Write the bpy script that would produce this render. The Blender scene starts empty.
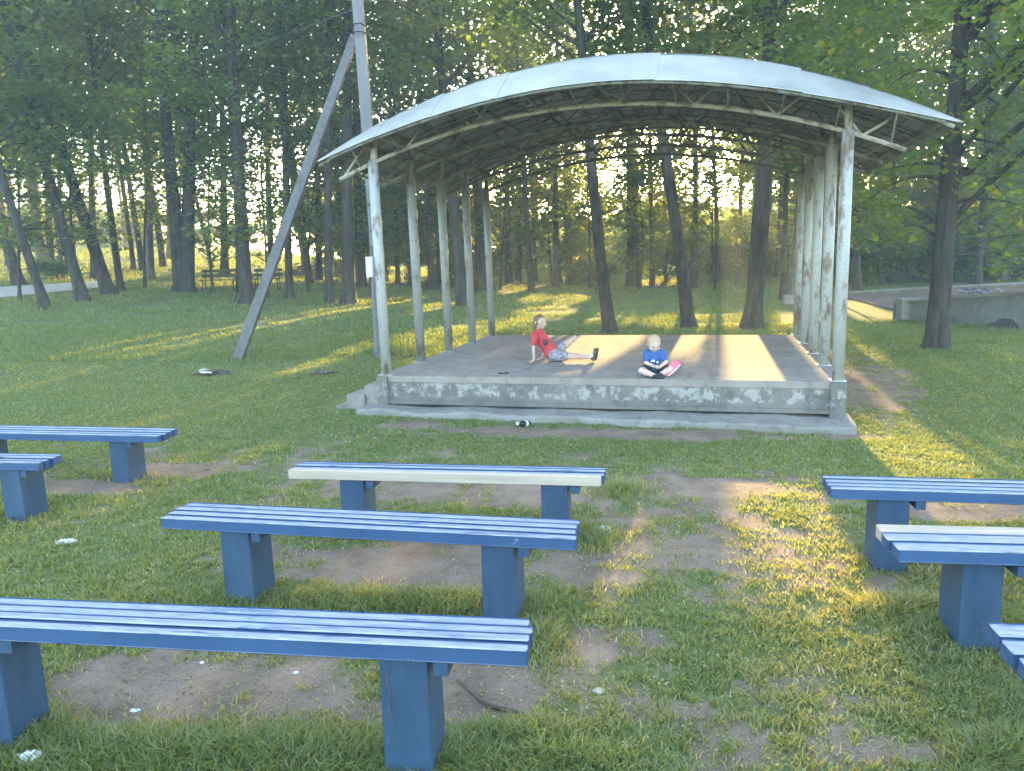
import bpy, bmesh, math, random
import numpy as np
from mathutils import Vector, Matrix, Quaternion

# ------------------------------------------------------------------ camera
W, H, FPX, ZC = 1024, 771, 770.0, 1.75
_p, _r = math.radians(9.5), math.radians(1.63)
F = np.array([0, math.cos(_p), -math.sin(_p)])
R0 = np.array([1., 0, 0]); U0 = np.cross(R0, F)
R = R0*math.cos(_r) - U0*math.sin(_r); U = U0*math.cos(_r) + R0*math.sin(_r)
CAM = np.array([0, 0, ZC])
SC = bpy.context.scene
COL = SC.collection
cd = bpy.data.cameras.new('camera'); cam = bpy.data.objects.new('camera', cd); COL.objects.link(cam)
cd.sensor_width = 36; cd.sensor_fit = 'HORIZONTAL'; cd.lens = 36*FPX/W
cd.clip_start = .05; cd.clip_end = 2000
M4 = Matrix([[R[0], U[0], -F[0], 0], [R[1], U[1], -F[1], 0], [R[2], U[2], -F[2], ZC], [0, 0, 0, 1]])
cam.matrix_world = M4
SC.camera = cam


def ray(px, py):
    return F + R*(px-W/2)/FPX - U*(py-H/2)/FPX


def project(P):
    v = np.asarray(P, float) - CAM; w = v @ F
    w = np.where(np.abs(w) < 1e-6, 1e-6, w)
    return W/2 + FPX*(v @ R)/w, H/2 - FPX*(v @ U)/w, w


# ------------------------------------------------------------------ sky, sun, exposure
_sd = ray(715, 158); _sd = _sd/np.linalg.norm(_sd)
SUN_EL = math.asin(_sd[2]) + math.radians(1.2); SUN_AZ = math.atan2(_sd[0], _sd[1])   # azimuth from +Y towards +X
SD = np.array([math.sin(SUN_AZ)*math.cos(SUN_EL), math.cos(SUN_AZ)*math.cos(SUN_EL), math.sin(SUN_EL)])
wd = bpy.data.worlds.new('World'); SC.world = wd; wd.use_nodes = True
wn = wd.node_tree; bg = wn.nodes['Background']
sky = wn.nodes.new('ShaderNodeTexSky'); sky.sky_type = 'NISHITA'; sky.sun_disc = False
sky.sun_elevation = SUN_EL; sky.sun_rotation = SUN_AZ; sky.air_density = 1.0; sky.dust_density = 1.5; sky.ozone_density = 1.5
wn.links.new(sky.outputs[0], bg.inputs[0]); bg.inputs[1].default_value = 0.12
sl = bpy.data.lights.new('sun', 'SUN'); sl.energy = 2.5; sl.angle = math.radians(.45); sl.color = (1, .68, .26)
so = bpy.data.objects.new('sun', sl); COL.objects.link(so)
so.rotation_euler = Vector(SD).to_track_quat('Z', 'Y').to_euler(); so.location = (0, 0, 40)
vs = SC.view_settings; vs.view_transform = 'Standard'; vs.look = 'None'; vs.gamma = 1; vs.exposure = 4.22
SC.display_settings.display_device = 'sRGB'
cy = SC.cycles; cy.max_bounces = 7; cy.diffuse_bounces = 3; cy.glossy_bounces = 2; cy.transmission_bounces = 4
cy.transparent_max_bounces = 8; cy.volume_bounces = 0; cy.use_denoising = True; cy.sample_clamp_indirect = 8
cy.caustics_reflective = False; cy.caustics_refractive = False

rng = np.random.default_rng(7)


# ------------------------------------------------------------------ terrain
def sstep(a, b, x):
    t = np.clip((x-a)/(b-a), 0, 1); return t*t*(3-2*t)


def _h2(i, j, s):
    n = (i*374761393 + j*668265263 + s*982451653) & 0x7fffffff
    n = ((n ^ (n >> 13))*1274126177) & 0x7fffffff
    return ((n ^ (n >> 16)) & 0xffff)/65535.0


def vnoise(x, y, s=0):
    x = np.asarray(x, float); y = np.asarray(y, float)
    i = np.floor(x).astype(np.int64); j = np.floor(y).astype(np.int64); u = x-i; v = y-j
    u = u*u*(3-2*u); v = v*v*(3-2*v)
    a = _h2(i, j, s); b = _h2(i+1, j, s); c = _h2(i, j+1, s); d = _h2(i+1, j+1, s)
    return (a*(1-u)+b*u)*(1-v) + (c*(1-u)+d*u)*v


def fbm(x, y, s=0, o=4):
    t = 0; a = .5; n = 0
    for k in range(o):
        t = t + a*vnoise(np.asarray(x)*2**k, np.asarray(y)*2**k, s+k*17); n += a; a *= .5
    return t/n


def ground(x, y):
    x = np.asarray(x, float); y = np.asarray(y, float)
    z = -.02*np.clip(y, 0, 10)
    r = np.sqrt(x*x + y*y); rr = np.clip(r-15, 0, 55)
    q = x/np.maximum(y, 1.0)
    L = 1 - sstep(-.5, .03, q)
    L = np.where(y < 4, 0, L)
    near = sstep(11, 17, r)
    z = z + (.013 + .058*L)*rr*near
    du = (x+1.66)*math.cos(-.266) + (y-10.12)*math.sin(-.266); dv = -(x+1.66)*math.sin(-.266) + (y-10.12)*math.cos(-.266)
    z = z - (.03+.055*np.clip(du/5.6, 0, 1.15))*np.exp(-((dv+.3)/2.0)**2)*sstep(-2.5, .3, du)*(1-sstep(6, 9, du))
    z = z + .025*(vnoise(x*.55, y*.55, 3)-.5)*sstep(11, 20, r) + .012*(vnoise(x*1.7, y*1.7, 5)-.5)
    return z


def hit(px, py):
    """ground point seen at a pixel"""
    d = ray(px, py); t0, t1 = .5, .5
    for k in range(6000):
        t1 = t0*1.01 + .01
        P = CAM + d*t1
        if P[2] < ground(P[0], P[1]): break
        t0 = t1
        if t1 > 140: break
    for k in range(30):
        m = (t0+t1)/2; P = CAM + d*m
        if P[2] < ground(P[0], P[1]): t1 = m
        else: t0 = m
    P = CAM + d*t1
    return np.array([P[0], P[1], float(ground(P[0], P[1]))])


# ------------------------------------------------------------------ stage frame
SX, SY, STH, SW, SDp, SZ = -1.66, 10.12, -.266, 5.57, 4.95, .25
EU = np.array([math.cos(STH), math.sin(STH), 0]); EV = np.array([-math.sin(STH), math.cos(STH), 0])


def st(u, v, z=0):
    return np.array([SX, SY, SZ]) + EU*u + EV*v + np.array([0, 0, z])


# ------------------------------------------------------------------ wanted sun patches; crown openings are cut along rays to them
def E(cx, cy, rx, ry, a=0):
    return ('e', cx, cy, rx, ry, math.radians(a))


LIT = [E(815, 548, 62, 52, 35), E(770, 492, 60, 22, 10), E(860, 470, 110, 12, 0), E(960, 455, 90, 10), E(760, 440, 60, 9, 30), E(905, 600, 60, 16),
       E(592, 545, 42, 22, 20), E(560, 590, 45, 16, 10), E(985, 625, 40, 22), E(880, 520, 60, 14), E(1000, 505, 30, 10),
       E(25, 374, 48, 5, -4), E(115, 346, 70, 5, -4), E(150, 357, 60, 4, -4), E(250, 328, 60, 4, -3), E(310, 364, 40, 5, -12), E(340, 312, 30, 6, -15),
       E(400, 303, 18, 4), E(438, 309, 24, 5), E(450, 336, 40, 9, -8), E(415, 342, 20, 8), E(440, 350, 30, 10), E(352, 306, 24, 5),
       E(511, 290, 14, 4), E(533, 300, 16, 4), E(569, 300, 18, 5), E(544, 313, 30, 6), E(505, 325, 24, 4), E(700, 323, 62, 7), E(610, 322, 26, 5), E(800, 322, 30, 8),
       E(863, 312, 26, 9, 12), E(905, 318, 22, 4, 8), E(856, 356, 14, 4, 10), E(900, 447, 60, 8, 8), E(960, 432, 50, 8),
       E(200, 283, 60, 4), E(90, 280, 60, 4), E(290, 280, 40, 3), E(40, 262, 60, 14), E(220, 262, 120, 12), E(380, 282, 40, 4), E(660, 283, 30, 3)]
FLOOR = [[(584, 333), (642, 333), (634, 346), (606, 356), (575, 361), (554, 363), (564, 350), (575, 341)],
         [(671, 333), (761, 333), (772, 350), (768, 374), (728, 370), (700, 356), (668, 346)],
         [(783, 333), (797, 333), (814, 352), (812, 366), (797, 352)],
         [(547, 333), (571, 333), (556, 345)]]


def inpoly(x, y, poly):
    c = np.zeros(x.shape, bool); n = len(poly)
    for i in range(n):
        x1, y1 = poly[i]; x2, y2 = poly[(i+1) % n]
        if y1 == y2: continue
        k = ((y1 > y) != (y2 > y)) & (x < (x2-x1)*(y-y1)/(y2-y1)+x1)
        c ^= k
    return c


def in_lit(P, m=0.):
    if m:
        r = in_lit(P)
        for o in ([0, 0, m], [0, 0, -m], [m, 0, 0], [-m, 0, 0]): r |= in_lit(P+np.array(o))
        return r
    return _in_lit(P)


def _in_lit(P):
    """does this point stand between the sun and one of the sun-lit patches?"""
    res = np.zeros(len(P), bool)
    Q = P - SD*((P[:, 2]+.15)/SD[2])[:, None]
    for _ in range(4):
        g = ground(Q[:, 0], Q[:, 1]); Q = P - SD*((P[:, 2]-g)/SD[2])[:, None]
    x, y, w = project(Q); ok = (w > 1) & (Q[:, 1] > 1.5) & ((P-Q) @ SD > 0)
    # only a point actually seen as ground
    for _, cx, cyy, rx, ry, a in LIT:
        dx = x-cx; dy = y-cyy; c, s = math.cos(a), math.sin(a)
        X = (dx*c+dy*s)/rx; Y = (-dx*s+dy*c)/ry
        res |= ok & (X*X+Y*Y < 1)
    Q = P - SD*((P[:, 2]-SZ)/SD[2])[:, None]
    x, y, w = project(Q); ok = (w > 1) & ((P-Q) @ SD > 0)
    for pl in FLOOR: res |= ok & inpoly(x, y, pl)
    return res


# ------------------------------------------------------------------ helpers: objects
def tag(o, label=None, cat=None, group=None, kind=None):
    if label: o['label'] = label
    if cat: o['category'] = cat
    if group: o['group'] = group
    if kind: o['kind'] = kind
    return o


def empty(name, loc, rz=0):
    o = bpy.data.objects.new(name, None); COL.objects.link(o)
    o.empty_display_size = .1
    o.location = [float(a) for a in loc]; o.rotation_euler = (0, 0, rz); return o


def link(name, me, mat, parent=None, smooth=False):
    for m in (mat if isinstance(mat, (list, tuple)) else [mat]): me.materials.append(m)
    if smooth: me.polygons.foreach_set('use_smooth', [True]*len(me.polygons))
    o = bpy.data.objects.new(name, me); COL.objects.link(o)
    if parent: o.parent = parent
    return o


def copy_tree(o, parent=None):
    c = o.copy(); COL.objects.link(c); c.parent = parent
    for ch in list(o.children): copy_tree(ch, c)
    return c


class MB:
    def __init__(s): s.v = []; s.f = []; s.n = 0; s.mi = []

    def add(s, V, Fs, mi=0):
        s.v.append(np.asarray(V, float).reshape(-1, 3)); s.f += [tuple(i+s.n for i in f) for f in Fs]; s.mi += [mi]*len(Fs); s.n += len(s.v[-1])

    def box(s, c, size, ax=None, taper=1., mi=0, bev=0.):
        """box centred at c; ax = 3 unit axes; bev cuts the long (x) edges"""
        if ax is None: ax = np.eye(3)
        ax = np.asarray(ax, float); h = np.asarray(size, float)/2; c = np.asarray(c, float)
        if bev > 0:
            prof = []
            hy, hz = h[1], h[2]
            for sy, sz in ((-1, -1), (1, -1), (1, 1), (-1, 1)):
                a = (sy*(hy-bev), sz*hz); b = (sy*hy, sz*(hz-bev))
                prof += [a, b] if sy*sz > 0 else [b, a]
            prof = [prof[i] for i in range(8)]
            V = []
            for sx, sc in ((-1, (hy-bev*.6)/hy), (-1+bev/h[0], 1), (1-bev/h[0], 1), (1, (hy-bev*.6)/hy)):
                for (y, z) in prof: V.append(c + ax[0]*sx*h[0] + ax[1]*y*sc + ax[2]*z*(sc if sc == 1 else (hz-bev*.6)/hz))
            Fs = [tuple(range(7, -1, -1)), tuple(range(24, 32))]
            for k in range(3):
                for i in range(8):
                    j = (i+1) % 8; Fs.append((k*8+i, k*8+j, k*8+8+j, k*8+8+i))
            s.add(V, Fs, mi); return s
        V = []
        for z in (-1, 1):
            t = taper if z > 0 else 1
            for x, y in ((-1, -1), (1, -1), (1, 1), (-1, 1)): V.append(c + ax[0]*x*h[0]*t + ax[1]*y*h[1]*t + ax[2]*z*h[2])
        s.add(V, [(3, 2, 1, 0), (4, 5, 6, 7), (0, 1, 5, 4), (1, 2, 6, 5), (2, 3, 7, 6), (3, 0, 4, 7)], mi); return s

    def tube(s, pts, rad, n=8, cap=True, mi=0, wob=0, flat=1.):
        pts = np.asarray(pts, float); m = len(pts)
        rad = np.full(m, rad) if np.isscalar(rad) else np.asarray(rad, float)
        T = np.gradient(pts, axis=0); T /= np.linalg.norm(T, axis=1)[:, None]+1e-9
        ref = np.array([0, 0, 1.]) if abs(T[0][2]) < .9 else np.array([1., 0, 0])
        a = np.cross(T[0], ref); a /= np.linalg.norm(a); V = []
        for i in range(m):
            a = a - T[i]*(a @ T[i]); a /= np.linalg.norm(a); b = np.cross(T[i], a)
            for k in range(n):
                an = 2*math.pi*k/n; w = 1 + (wob*(rng.random()-.5) if wob else 0)
                V.append(pts[i] + (a*math.cos(an)*flat + b*math.sin(an))*rad[i]*w)
        Fs = [(i*n+k, i*n+(k+1) % n, (i+1)*n+(k+1) % n, (i+1)*n+k) for i in range(m-1) for k in range(n)]
        if cap: Fs += [tuple(range(n-1, -1, -1)), tuple(range((m-1)*n, m*n))]
        s.add(V, Fs, mi); return s

    def lathe(s, c, prof, n=16, ax=None, mi=0):
        ax = np.eye(3) if ax is None else np.asarray(ax, float); c = np.asarray(c, float); V = []
        for r, z in prof:
            for k in range(n):
                a = 2*math.pi*k/n; V.append(c + ax[0]*r*math.cos(a) + ax[1]*r*math.sin(a) + ax[2]*z)
        m = len(prof)
        Fs = [(i*n+k, i*n+(k+1) % n, (i+1)*n+(k+1) % n, (i+1)*n+k) for i in range(m-1) for k in range(n)]
        Fs += [tuple(range(n-1, -1, -1)), tuple(range((m-1)*n, m*n))]
        s.add(V, Fs, mi); return s

    def mesh(s, name):
        me = bpy.data.meshes.new(name); me.from_pydata(np.concatenate(s.v).tolist(), [], s.f)
        if any(s.mi): me.polygons.foreach_set('material_index', s.mi)
        me.update(); return me

    def build(s, name, mat, parent=None, smooth=False):
        me = s.mesh(name)
        bm = bmesh.new(); bm.from_mesh(me); bmesh.ops.recalc_face_normals(bm, faces=bm.faces); bm.to_mesh(me); bm.free()
        return link(name, me, mat, parent, smooth)


def fastmesh(name, V, nper, attr=None):
    """V (n*nper,3): n polygons of nper corners, no shared vertices"""
    V = np.ascontiguousarray(V, dtype=np.float32); n = len(V)//nper
    me = bpy.data.meshes.new(name); me.vertices.add(len(V)); me.loops.add(len(V)); me.polygons.add(n)
    me.vertices.foreach_set('co', V.ravel())
    me.loops.foreach_set('vertex_index', np.arange(len(V), dtype=np.int32))
    me.polygons.foreach_set('loop_start', np.arange(0, len(V), nper, dtype=np.int32))
    me.polygons.foreach_set('loop_total', np.full(n, nper, dtype=np.int32))
    if attr is not None:
        a = me.attributes.new('tint', 'FLOAT', 'POINT'); a.data.foreach_set('value', np.ascontiguousarray(attr, dtype=np.float32))
    me.update(calc_edges=True); return me


# ------------------------------------------------------------------ helpers: materials
def mat(name):
    m = bpy.data.materials.new(name); m.use_nodes = True; nt = m.node_tree
    return m, nt, nt.nodes['Principled BSDF']


def nd(nt, t, **k):
    n = nt.nodes.new(t)
    for a, b in k.items():
        if a in n.inputs: n.inputs[a].default_value = b
        else: setattr(n, a, b)
    return n


def ramp(nt, fac, stops, interp='LINEAR'):
    r = nt.nodes.new('ShaderNodeValToRGB'); e = r.color_ramp.elements; r.color_ramp.interpolation = interp
    while len(e) < len(stops): e.new(.5)
    for i, (p, c) in enumerate(stops): e[i].position = p; e[i].color = (*c, 1) if len(c) == 3 else c
    if fac is not None: nt.links.new(fac, r.inputs[0])
    return r


def noise(nt, scale, detail=4, rough=.55, co=None, sc3=None):
    n = nd(nt, 'ShaderNodeTexNoise'); n.inputs['Scale'].default_value = scale; n.inputs['Detail'].default_value = detail; n.inputs['Roughness'].default_value = rough
    if co is None:
        tc = nt.nodes.new('ShaderNodeTexCoord'); co = tc.outputs['Object']
    if sc3:
        mp = nt.nodes.new('ShaderNodeMapping'); mp.inputs['Scale'].default_value = sc3; nt.links.new(co, mp.inputs[0]); co = mp.outputs[0]
    nt.links.new(co, n.inputs['Vector']); return n


def mix(nt, fac, a, b):
    m = nt.nodes.new('ShaderNodeMix'); m.data_type = 'RGBA'
    for s, v in ((m.inputs[0], fac), (m.inputs[6], a), (m.inputs[7], b)):
        if isinstance(v, (int, float)): s.default_value = v
        elif isinstance(v, tuple): s.default_value = (*v, 1)
        else: nt.links.new(v, s)
    return m.outputs[2]


def bump(nt, b, h, strength=.3, dist=.02):
    n = nd(nt, 'ShaderNodeBump'); n.inputs['Strength'].default_value = strength; n.inputs['Distance'].default_value = dist
    nt.links.new(h, n.inputs['Height']); nt.links.new(n.outputs[0], b.inputs['Normal'])


def simple(name, c, rough=.7, var=.25, scale=12, metallic=0, bmp=.15, spec=.5, sc3=None):
    m, nt, b = mat(name); n = noise(nt, scale, sc3=sc3)
    lo = tuple(x*(1-var) for x in c); hi = tuple(min(1, x*(1+var)) for x in c)
    r = ramp(nt, n.outputs[0], [(.3, lo), (.7, hi)])
    nt.links.new(r.outputs[0], b.inputs['Base Color']); b.inputs['Roughness'].default_value = rough; b.inputs['Metallic'].default_value = metallic
    b.inputs['Specular IOR Level'].default_value = spec
    if bmp: bump(nt, b, n.outputs[0], bmp, .01)
    return m


def paint_rust(name, base, rust, amount, rough=.45, vert=True):
    m, nt, b = mat(name)
    n = noise(nt, 5, 6, .7, sc3=(1, 1, .35) if vert else None); n2 = noise(nt, 30, 4, .6)
    a = ramp(nt, n.outputs[0], [(amount, (0, 0, 0)), (amount+.07, (1, 1, 1))])
    basev = ramp(nt, n2.outputs[0], [(.3, tuple(x*.8 for x in base)), (.7, base)])
    rv = ramp(nt, n2.outputs[0], [(.3, tuple(x*.6 for x in rust)), (.7, rust)])
    nt.links.new(mix(nt, a.outputs[0], basev.outputs[0], rv.outputs[0]), b.inputs['Base Color'])
    b.inputs['Roughness'].default_value = rough; bump(nt, b, n2.outputs[0], .2, .005); return m


def leafmat(name, stops, trans=.5, tmul=(1.7, 1.5, .3)):
    m, nt, b = mat(name); at = nd(nt, 'ShaderNodeAttribute', attribute_name='tint')
    r = ramp(nt, at.outputs['Fac'], stops)
    nt.nodes.remove(b); out = nt.nodes['Material Output']
    df = nd(nt, 'ShaderNodeBsdfDiffuse'); tr = nd(nt, 'ShaderNodeBsdfTranslucent'); gl = nd(nt, 'ShaderNodeBsdfGlossy'); gl.inputs['Roughness'].default_value = .5
    gl.inputs['Color'].default_value = (.8, .9, .9, 1)
    nt.links.new(r.outputs[0], df.inputs[0])
    mm = nt.nodes.new('ShaderNodeMix'); mm.data_type = 'RGBA'; mm.blend_type = 'MULTIPLY'; mm.inputs[0].default_value = 1; mm.inputs[7].default_value = (*tmul, 1)
    mm.clamp_result = False
    nt.links.new(r.outputs[0], mm.inputs[6]); nt.links.new(mm.outputs[2], tr.inputs[0])
    s1 = nd(nt, 'ShaderNodeMixShader'); s1.inputs[0].default_value = trans; nt.links.new(df.outputs[0], s1.inputs[1]); nt.links.new(tr.outputs[0], s1.inputs[2])
    s2 = nd(nt, 'ShaderNodeMixShader'); s2.inputs[0].default_value = .05; nt.links.new(s1.outputs[0], s2.inputs[1]); nt.links.new(gl.outputs[0], s2.inputs[2])
    nt.links.new(s2.outputs[0], out.inputs[0]); return m


MT = {}
MT['leaf'] = leafmat('maple_leaves', [(0, (.085, .13, .038)), (.5, (.135, .195, .05)), (.9, (.19, .245, .06)), (1, (.27, .22, .05))], .6)
MT['leaf_dark'] = leafmat('linden_leaves', [(0, (.07, .115, .04)), (.6, (.11, .165, .048)), (1, (.15, .205, .05))], .6)
MT['bushleaf'] = leafmat('bush_leaves', [(0, (.07, .14, .03)), (.6, (.15, .22, .035)), (1, (.28, .27, .04))], .62, (2.0, 1.6, .3))
MT['grass'] = leafmat('grass_blades', [(0, (.10, .155, .045)), (.4, (.165, .22, .06)), (.7, (.24, .265, .09)), (1, (.40, .36, .20))], .45, (1.75, 1.4, .12))

# bark
m, nt, b = mat('bark'); n = noise(nt, 9, 6, .65, sc3=(1, 1, .18)); n2 = noise(nt, 3, 3)
c = ramp(nt, n.outputs[0], [(.35, (.025, .021, .018)), (.65, (.085, .072, .060))])
lich = ramp(nt, n2.outputs[0], [(.55, (0, 0, 0)), (.75, (.5, .5, .5))])
nt.links.new(mix(nt, lich.outputs[0], c.outputs[0], (.075, .085, .06)), b.inputs['Base Color']); b.inputs['Roughness'].default_value = .95; b.inputs['Specular IOR Level'].default_value = .2
bump(nt, b, n.outputs[0], .9, .05); MT['bark'] = m
m, nt, b = mat('pale_bark'); n = noise(nt, 8, 6, .65, sc3=(1, 1, .25))
c = ramp(nt, n.outputs[0], [(.35, (.07, .058, .05)), (.65, (.19, .155, .13))])
nt.links.new(c.outputs[0], b.inputs['Base Color']); b.inputs['Roughness'].default_value = .95; b.inputs['Specular IOR Level'].default_value = .2; bump(nt, b, n.outputs[0], .8, .04); MT['pale_bark'] = m

# ground
m, nt, b = mat('lawn_and_earth')
tc = nd(nt, 'ShaderNodeTexCoord'); co = tc.outputs['Object']
at = nd(nt, 'ShaderNodeAttribute', attribute_name='dirt')
nf = noise(nt, 38, 6, .7, co); nm = noise(nt, 3.5, 4, .6, co); nl = noise(nt, .35, 3, .5, co); nff = noise(nt, 160, 3, .6, co)
g1 = ramp(nt, nf.outputs[0], [(.3, (.07, .09, .034)), (.5, (.13, .155, .055)), (.75, (.25, .235, .12))])
g2 = ramp(nt, nf.outputs[0], [(.3, (.08, .095, .036)), (.5, (.145, .16, .055)), (.75, (.27, .24, .13))])
gg = mix(nt, nl.outputs[0], g1.outputs[0], g2.outputs[0])
e1 = ramp(nt, nm.outputs[0], [(.3, (.21, .15, .115)), (.7, (.36, .265, .205))])
e2 = ramp(nt, nff.outputs[0], [(.35, (.62, .6, .58)), (.6, (1, 1, 1)), (.75, (1.15, 1.1, 1.05))])
ee = nt.nodes.new('ShaderNodeMix'); ee.data_type = 'RGBA'; ee.blend_type = 'MULTIPLY'; ee.inputs[0].default_value = 1
nt.links.new(e1.outputs[0], ee.inputs[6]); nt.links.new(e2.outputs[0], ee.inputs[7])
ad = nd(nt, 'ShaderNodeMath', operation='ADD'); sb = nd(nt, 'ShaderNodeMath', operation='MULTIPLY_ADD')
sb.inputs[1].default_value = 1.3; sb.inputs[2].default_value = -.65; nt.links.new(nf.outputs[0], sb.inputs[0])
nt.links.new(at.outputs['Fac'], ad.inputs[0]); nt.links.new(sb.outputs[0], ad.inputs[1])
dm = ramp(nt, ad.outputs[0], [(.30, (0, 0, 0)), (.62, (1, 1, 1))])
nt.links.new(mix(nt, dm.outputs[0], gg, ee.outputs[2]), b.inputs['Base Color']); b.inputs['Roughness'].default_value = 1; b.inputs['Specular IOR Level'].default_value = .1
bump(nt, b, nf.outputs[0], .7, .03); MT['ground'] = m

# benches: blue paint, worn to pale wood along the tops where people sit
m, nt, b = mat('worn_blue_paint')
n = noise(nt, 9, 6, .75, sc3=(.25, 2.2, 2.2)); n2 = noise(nt, 40, 3, .6, sc3=(.2, 1, 1)); n3 = noise(nt, 2.2, 2)
geo = nd(nt, 'ShaderNodeNewGeometry'); sx = nd(nt, 'ShaderNodeSeparateXYZ'); nt.links.new(geo.outputs['Normal'], sx.inputs[0])
up = nd(nt, 'ShaderNodeMath', operation='GREATER_THAN'); up.inputs[1].default_value = .55; nt.links.new(sx.outputs[2], up.inputs[0])
w1 = ramp(nt, n.outputs[0], [(.33, (0, 0, 0)), (.44, (.9, .9, .9))]); w2 = nd(nt, 'ShaderNodeMath', operation='MULTIPLY'); nt.links.new(w1.outputs[0], w2.inputs[0]); nt.links.new(up.outputs[0], w2.inputs[1])
blue = ramp(nt, n3.outputs[0], [(.3, (.022, .060, .155)), (.7, (.036, .088, .205))])
wood = ramp(nt, n2.outputs[0], [(.3, (.24, .25, .30)), (.7, (.43, .42, .46))])
n5 = noise(nt, 55, 5, .75, sc3=(.12, 1, 1)); ck = ramp(nt, n5.outputs[0], [(.60, (0, 0, 0)), (.68, (.8, .8, .8))]); n6 = noise(nt, 16, 6, .8, sc3=(.5, 1, 1)); chp = ramp(nt, n6.outputs[0], [(.64, (0, 0, 0)), (.68, (.75, .75, .75))])
c6 = mix(nt, chp.outputs[0], blue.outputs[0], (.30, .32, .36)); c7 = mix(nt, w2.outputs[0], c6, wood.outputs[0]); nt.links.new(mix(nt, ck.outputs[0], c7, (.035, .05, .09)), b.inputs['Base Color']); b.inputs['Roughness'].default_value = .5; bump(nt, b, n2.outputs[0], .25, .004); MT['bluetop'] = m
m, nt, b = mat('blue_leg_paint')
n = noise(nt, 7, 6, .7, sc3=(1, 1, .3)); n2 = noise(nt, 25, 4)
blue = ramp(nt, n.outputs[0], [(.25, (.013, .036, .078)), (.5, (.022, .06, .125)), (.8, (.042, .088, .165))])
n2 = noise(nt, 18, 7, .8, sc3=(1, 1, .5)); chip = ramp(nt, n2.outputs[0], [(.60, (0, 0, 0)), (.66, (.6, .6, .6))])
nt.links.new(mix(nt, chip.outputs[0], blue.outputs[0], (.10, .12, .14)), b.inputs['Base Color']); b.inputs['Roughness'].default_value = .55; bump(nt, b, n.outputs[0], .3, .01); MT['blueleg'] = m
MT['newwood'] = simple('unpainted_pine', (.46, .37, .30), .6, .15, 8, sc3=(.2, 3, 3))
MT['postpaint'] = paint_rust('white_blue_post_paint', (.42, .415, .40), (.25, .18, .14), .53)
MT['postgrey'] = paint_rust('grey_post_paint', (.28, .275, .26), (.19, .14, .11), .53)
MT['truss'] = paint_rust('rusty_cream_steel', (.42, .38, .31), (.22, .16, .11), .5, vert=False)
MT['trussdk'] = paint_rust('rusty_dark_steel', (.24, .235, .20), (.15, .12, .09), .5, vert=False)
m, nt, b = mat('galvanised_sheet'); n = noise(nt, 2.2, 5, .6); n2 = noise(nt, 14, 4)
c = ramp(nt, n.outputs[0], [(.3, (.30, .295, .29)), (.7, (.43, .415, .40))]); st2 = ramp(nt, n2.outputs[0], [(.62, (0, 0, 0)), (.8, (.35, .35, .35))])
nt.links.new(mix(nt, st2.outputs[0], c.outputs[0], (.22, .21, .19)), b.inputs['Base Color']); b.inputs['Roughness'].default_value = .38; b.inputs['Metallic'].default_value = .35; bump(nt, b, n.outputs[0], .15, .02); MT['sheet'] = m
m, nt, b = mat('roof_underside')
n = nd(nt, 'ShaderNodeTexBrick'); tc = nd(nt, 'ShaderNodeTexCoord'); nt.links.new(tc.outputs['UV'], n.inputs['Vector']); n.inputs['Scale'].default_value = 1.0
n.inputs['Brick Width'].default_value = .6; n.inputs['Row Height'].default_value = .38; n.inputs['Mortar Size'].default_value = .012; n.inputs['Bias'].default_value = -.3
n.inputs['Color1'].default_value = (.24, .25, .235, 1); n.inputs['Color2'].default_value = (.44, .43, .39, 1); n.inputs['Mortar'].default_value = (.13, .13, .12, 1)
n2 = noise(nt, 6, 5, .7); mm = mix(nt, ramp(nt, n2.outputs[0], [(.5, (0, 0, 0)), (.7, (.6, .6, .6))]).outputs[0], n.outputs[0], (.27, .25, .215))
nt.links.new(mm, b.inputs['Base Color']); b.inputs['Roughness'].default_value = .8; MT['under'] = m


def concrete(name, lo, hi, wear=None):
    m, nt, b = mat(name); n = noise(nt, 2.2, 6, .65); n2 = noise(nt, 45, 4, .6); n3 = noise(nt, 7, 5, .7)
    c = ramp(nt, n.outputs[0], [(.3, lo), (.7, hi)])
    d = ramp(nt, n3.outputs[0], [(.30, (.55, .55, .55)), (.5, (1, 1, 1))])
    mm = nt.nodes.new('ShaderNodeMix'); mm.data_type = 'RGBA'; mm.blend_type = 'MULTIPLY'; mm.inputs[0].default_value = .7
    nt.links.new(c.outputs[0], mm.inputs[6]); nt.links.new(d.outputs[0], mm.inputs[7]); colr = mm.outputs[2]
    if wear:
        tc = nd(nt, 'ShaderNodeTexCoord'); sp = nd(nt, 'ShaderNodeSeparateXYZ'); nt.links.new(tc.outputs['Object'], sp.inputs[0])
        band = ramp(nt, None, [(0, (0, 0, 0)), (.2, (0, 0, 0)), (.32, (1, 1, 1)), (.72, (1, 1, 1)), (.84, (0, 0, 0))])
        mr = nd(nt, 'ShaderNodeMapRange'); mr.inputs[1].default_value = wear[0]; mr.inputs[2].default_value = wear[1]; nt.links.new(sp.outputs[2], mr.inputs[0]); nt.links.new(mr.outputs[0], band.inputs[0])
        nw = noise(nt, 8.5, 8, .75, sc3=(1, 1, .8)); th = ramp(nt, nw.outputs[0], [(.50, (0, 0, 0)), (.56, (.85, .85, .85))])
        mu = nd(nt, 'ShaderNodeMath', operation='MULTIPLY'); nt.links.new(th.outputs[0], mu.inputs[0]); nt.links.new(band.outputs[0], mu.inputs[1])
        colr = mix(nt, mu.outputs[0], colr, (.37, .345, .32))
    nt.links.new(colr, b.inputs['Base Color']); b.inputs['Roughness'].default_value = 1; b.inputs['Specular IOR Level'].default_value = .08
    bump(nt, b, n2.outputs[0], .35, .01); return m


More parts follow.
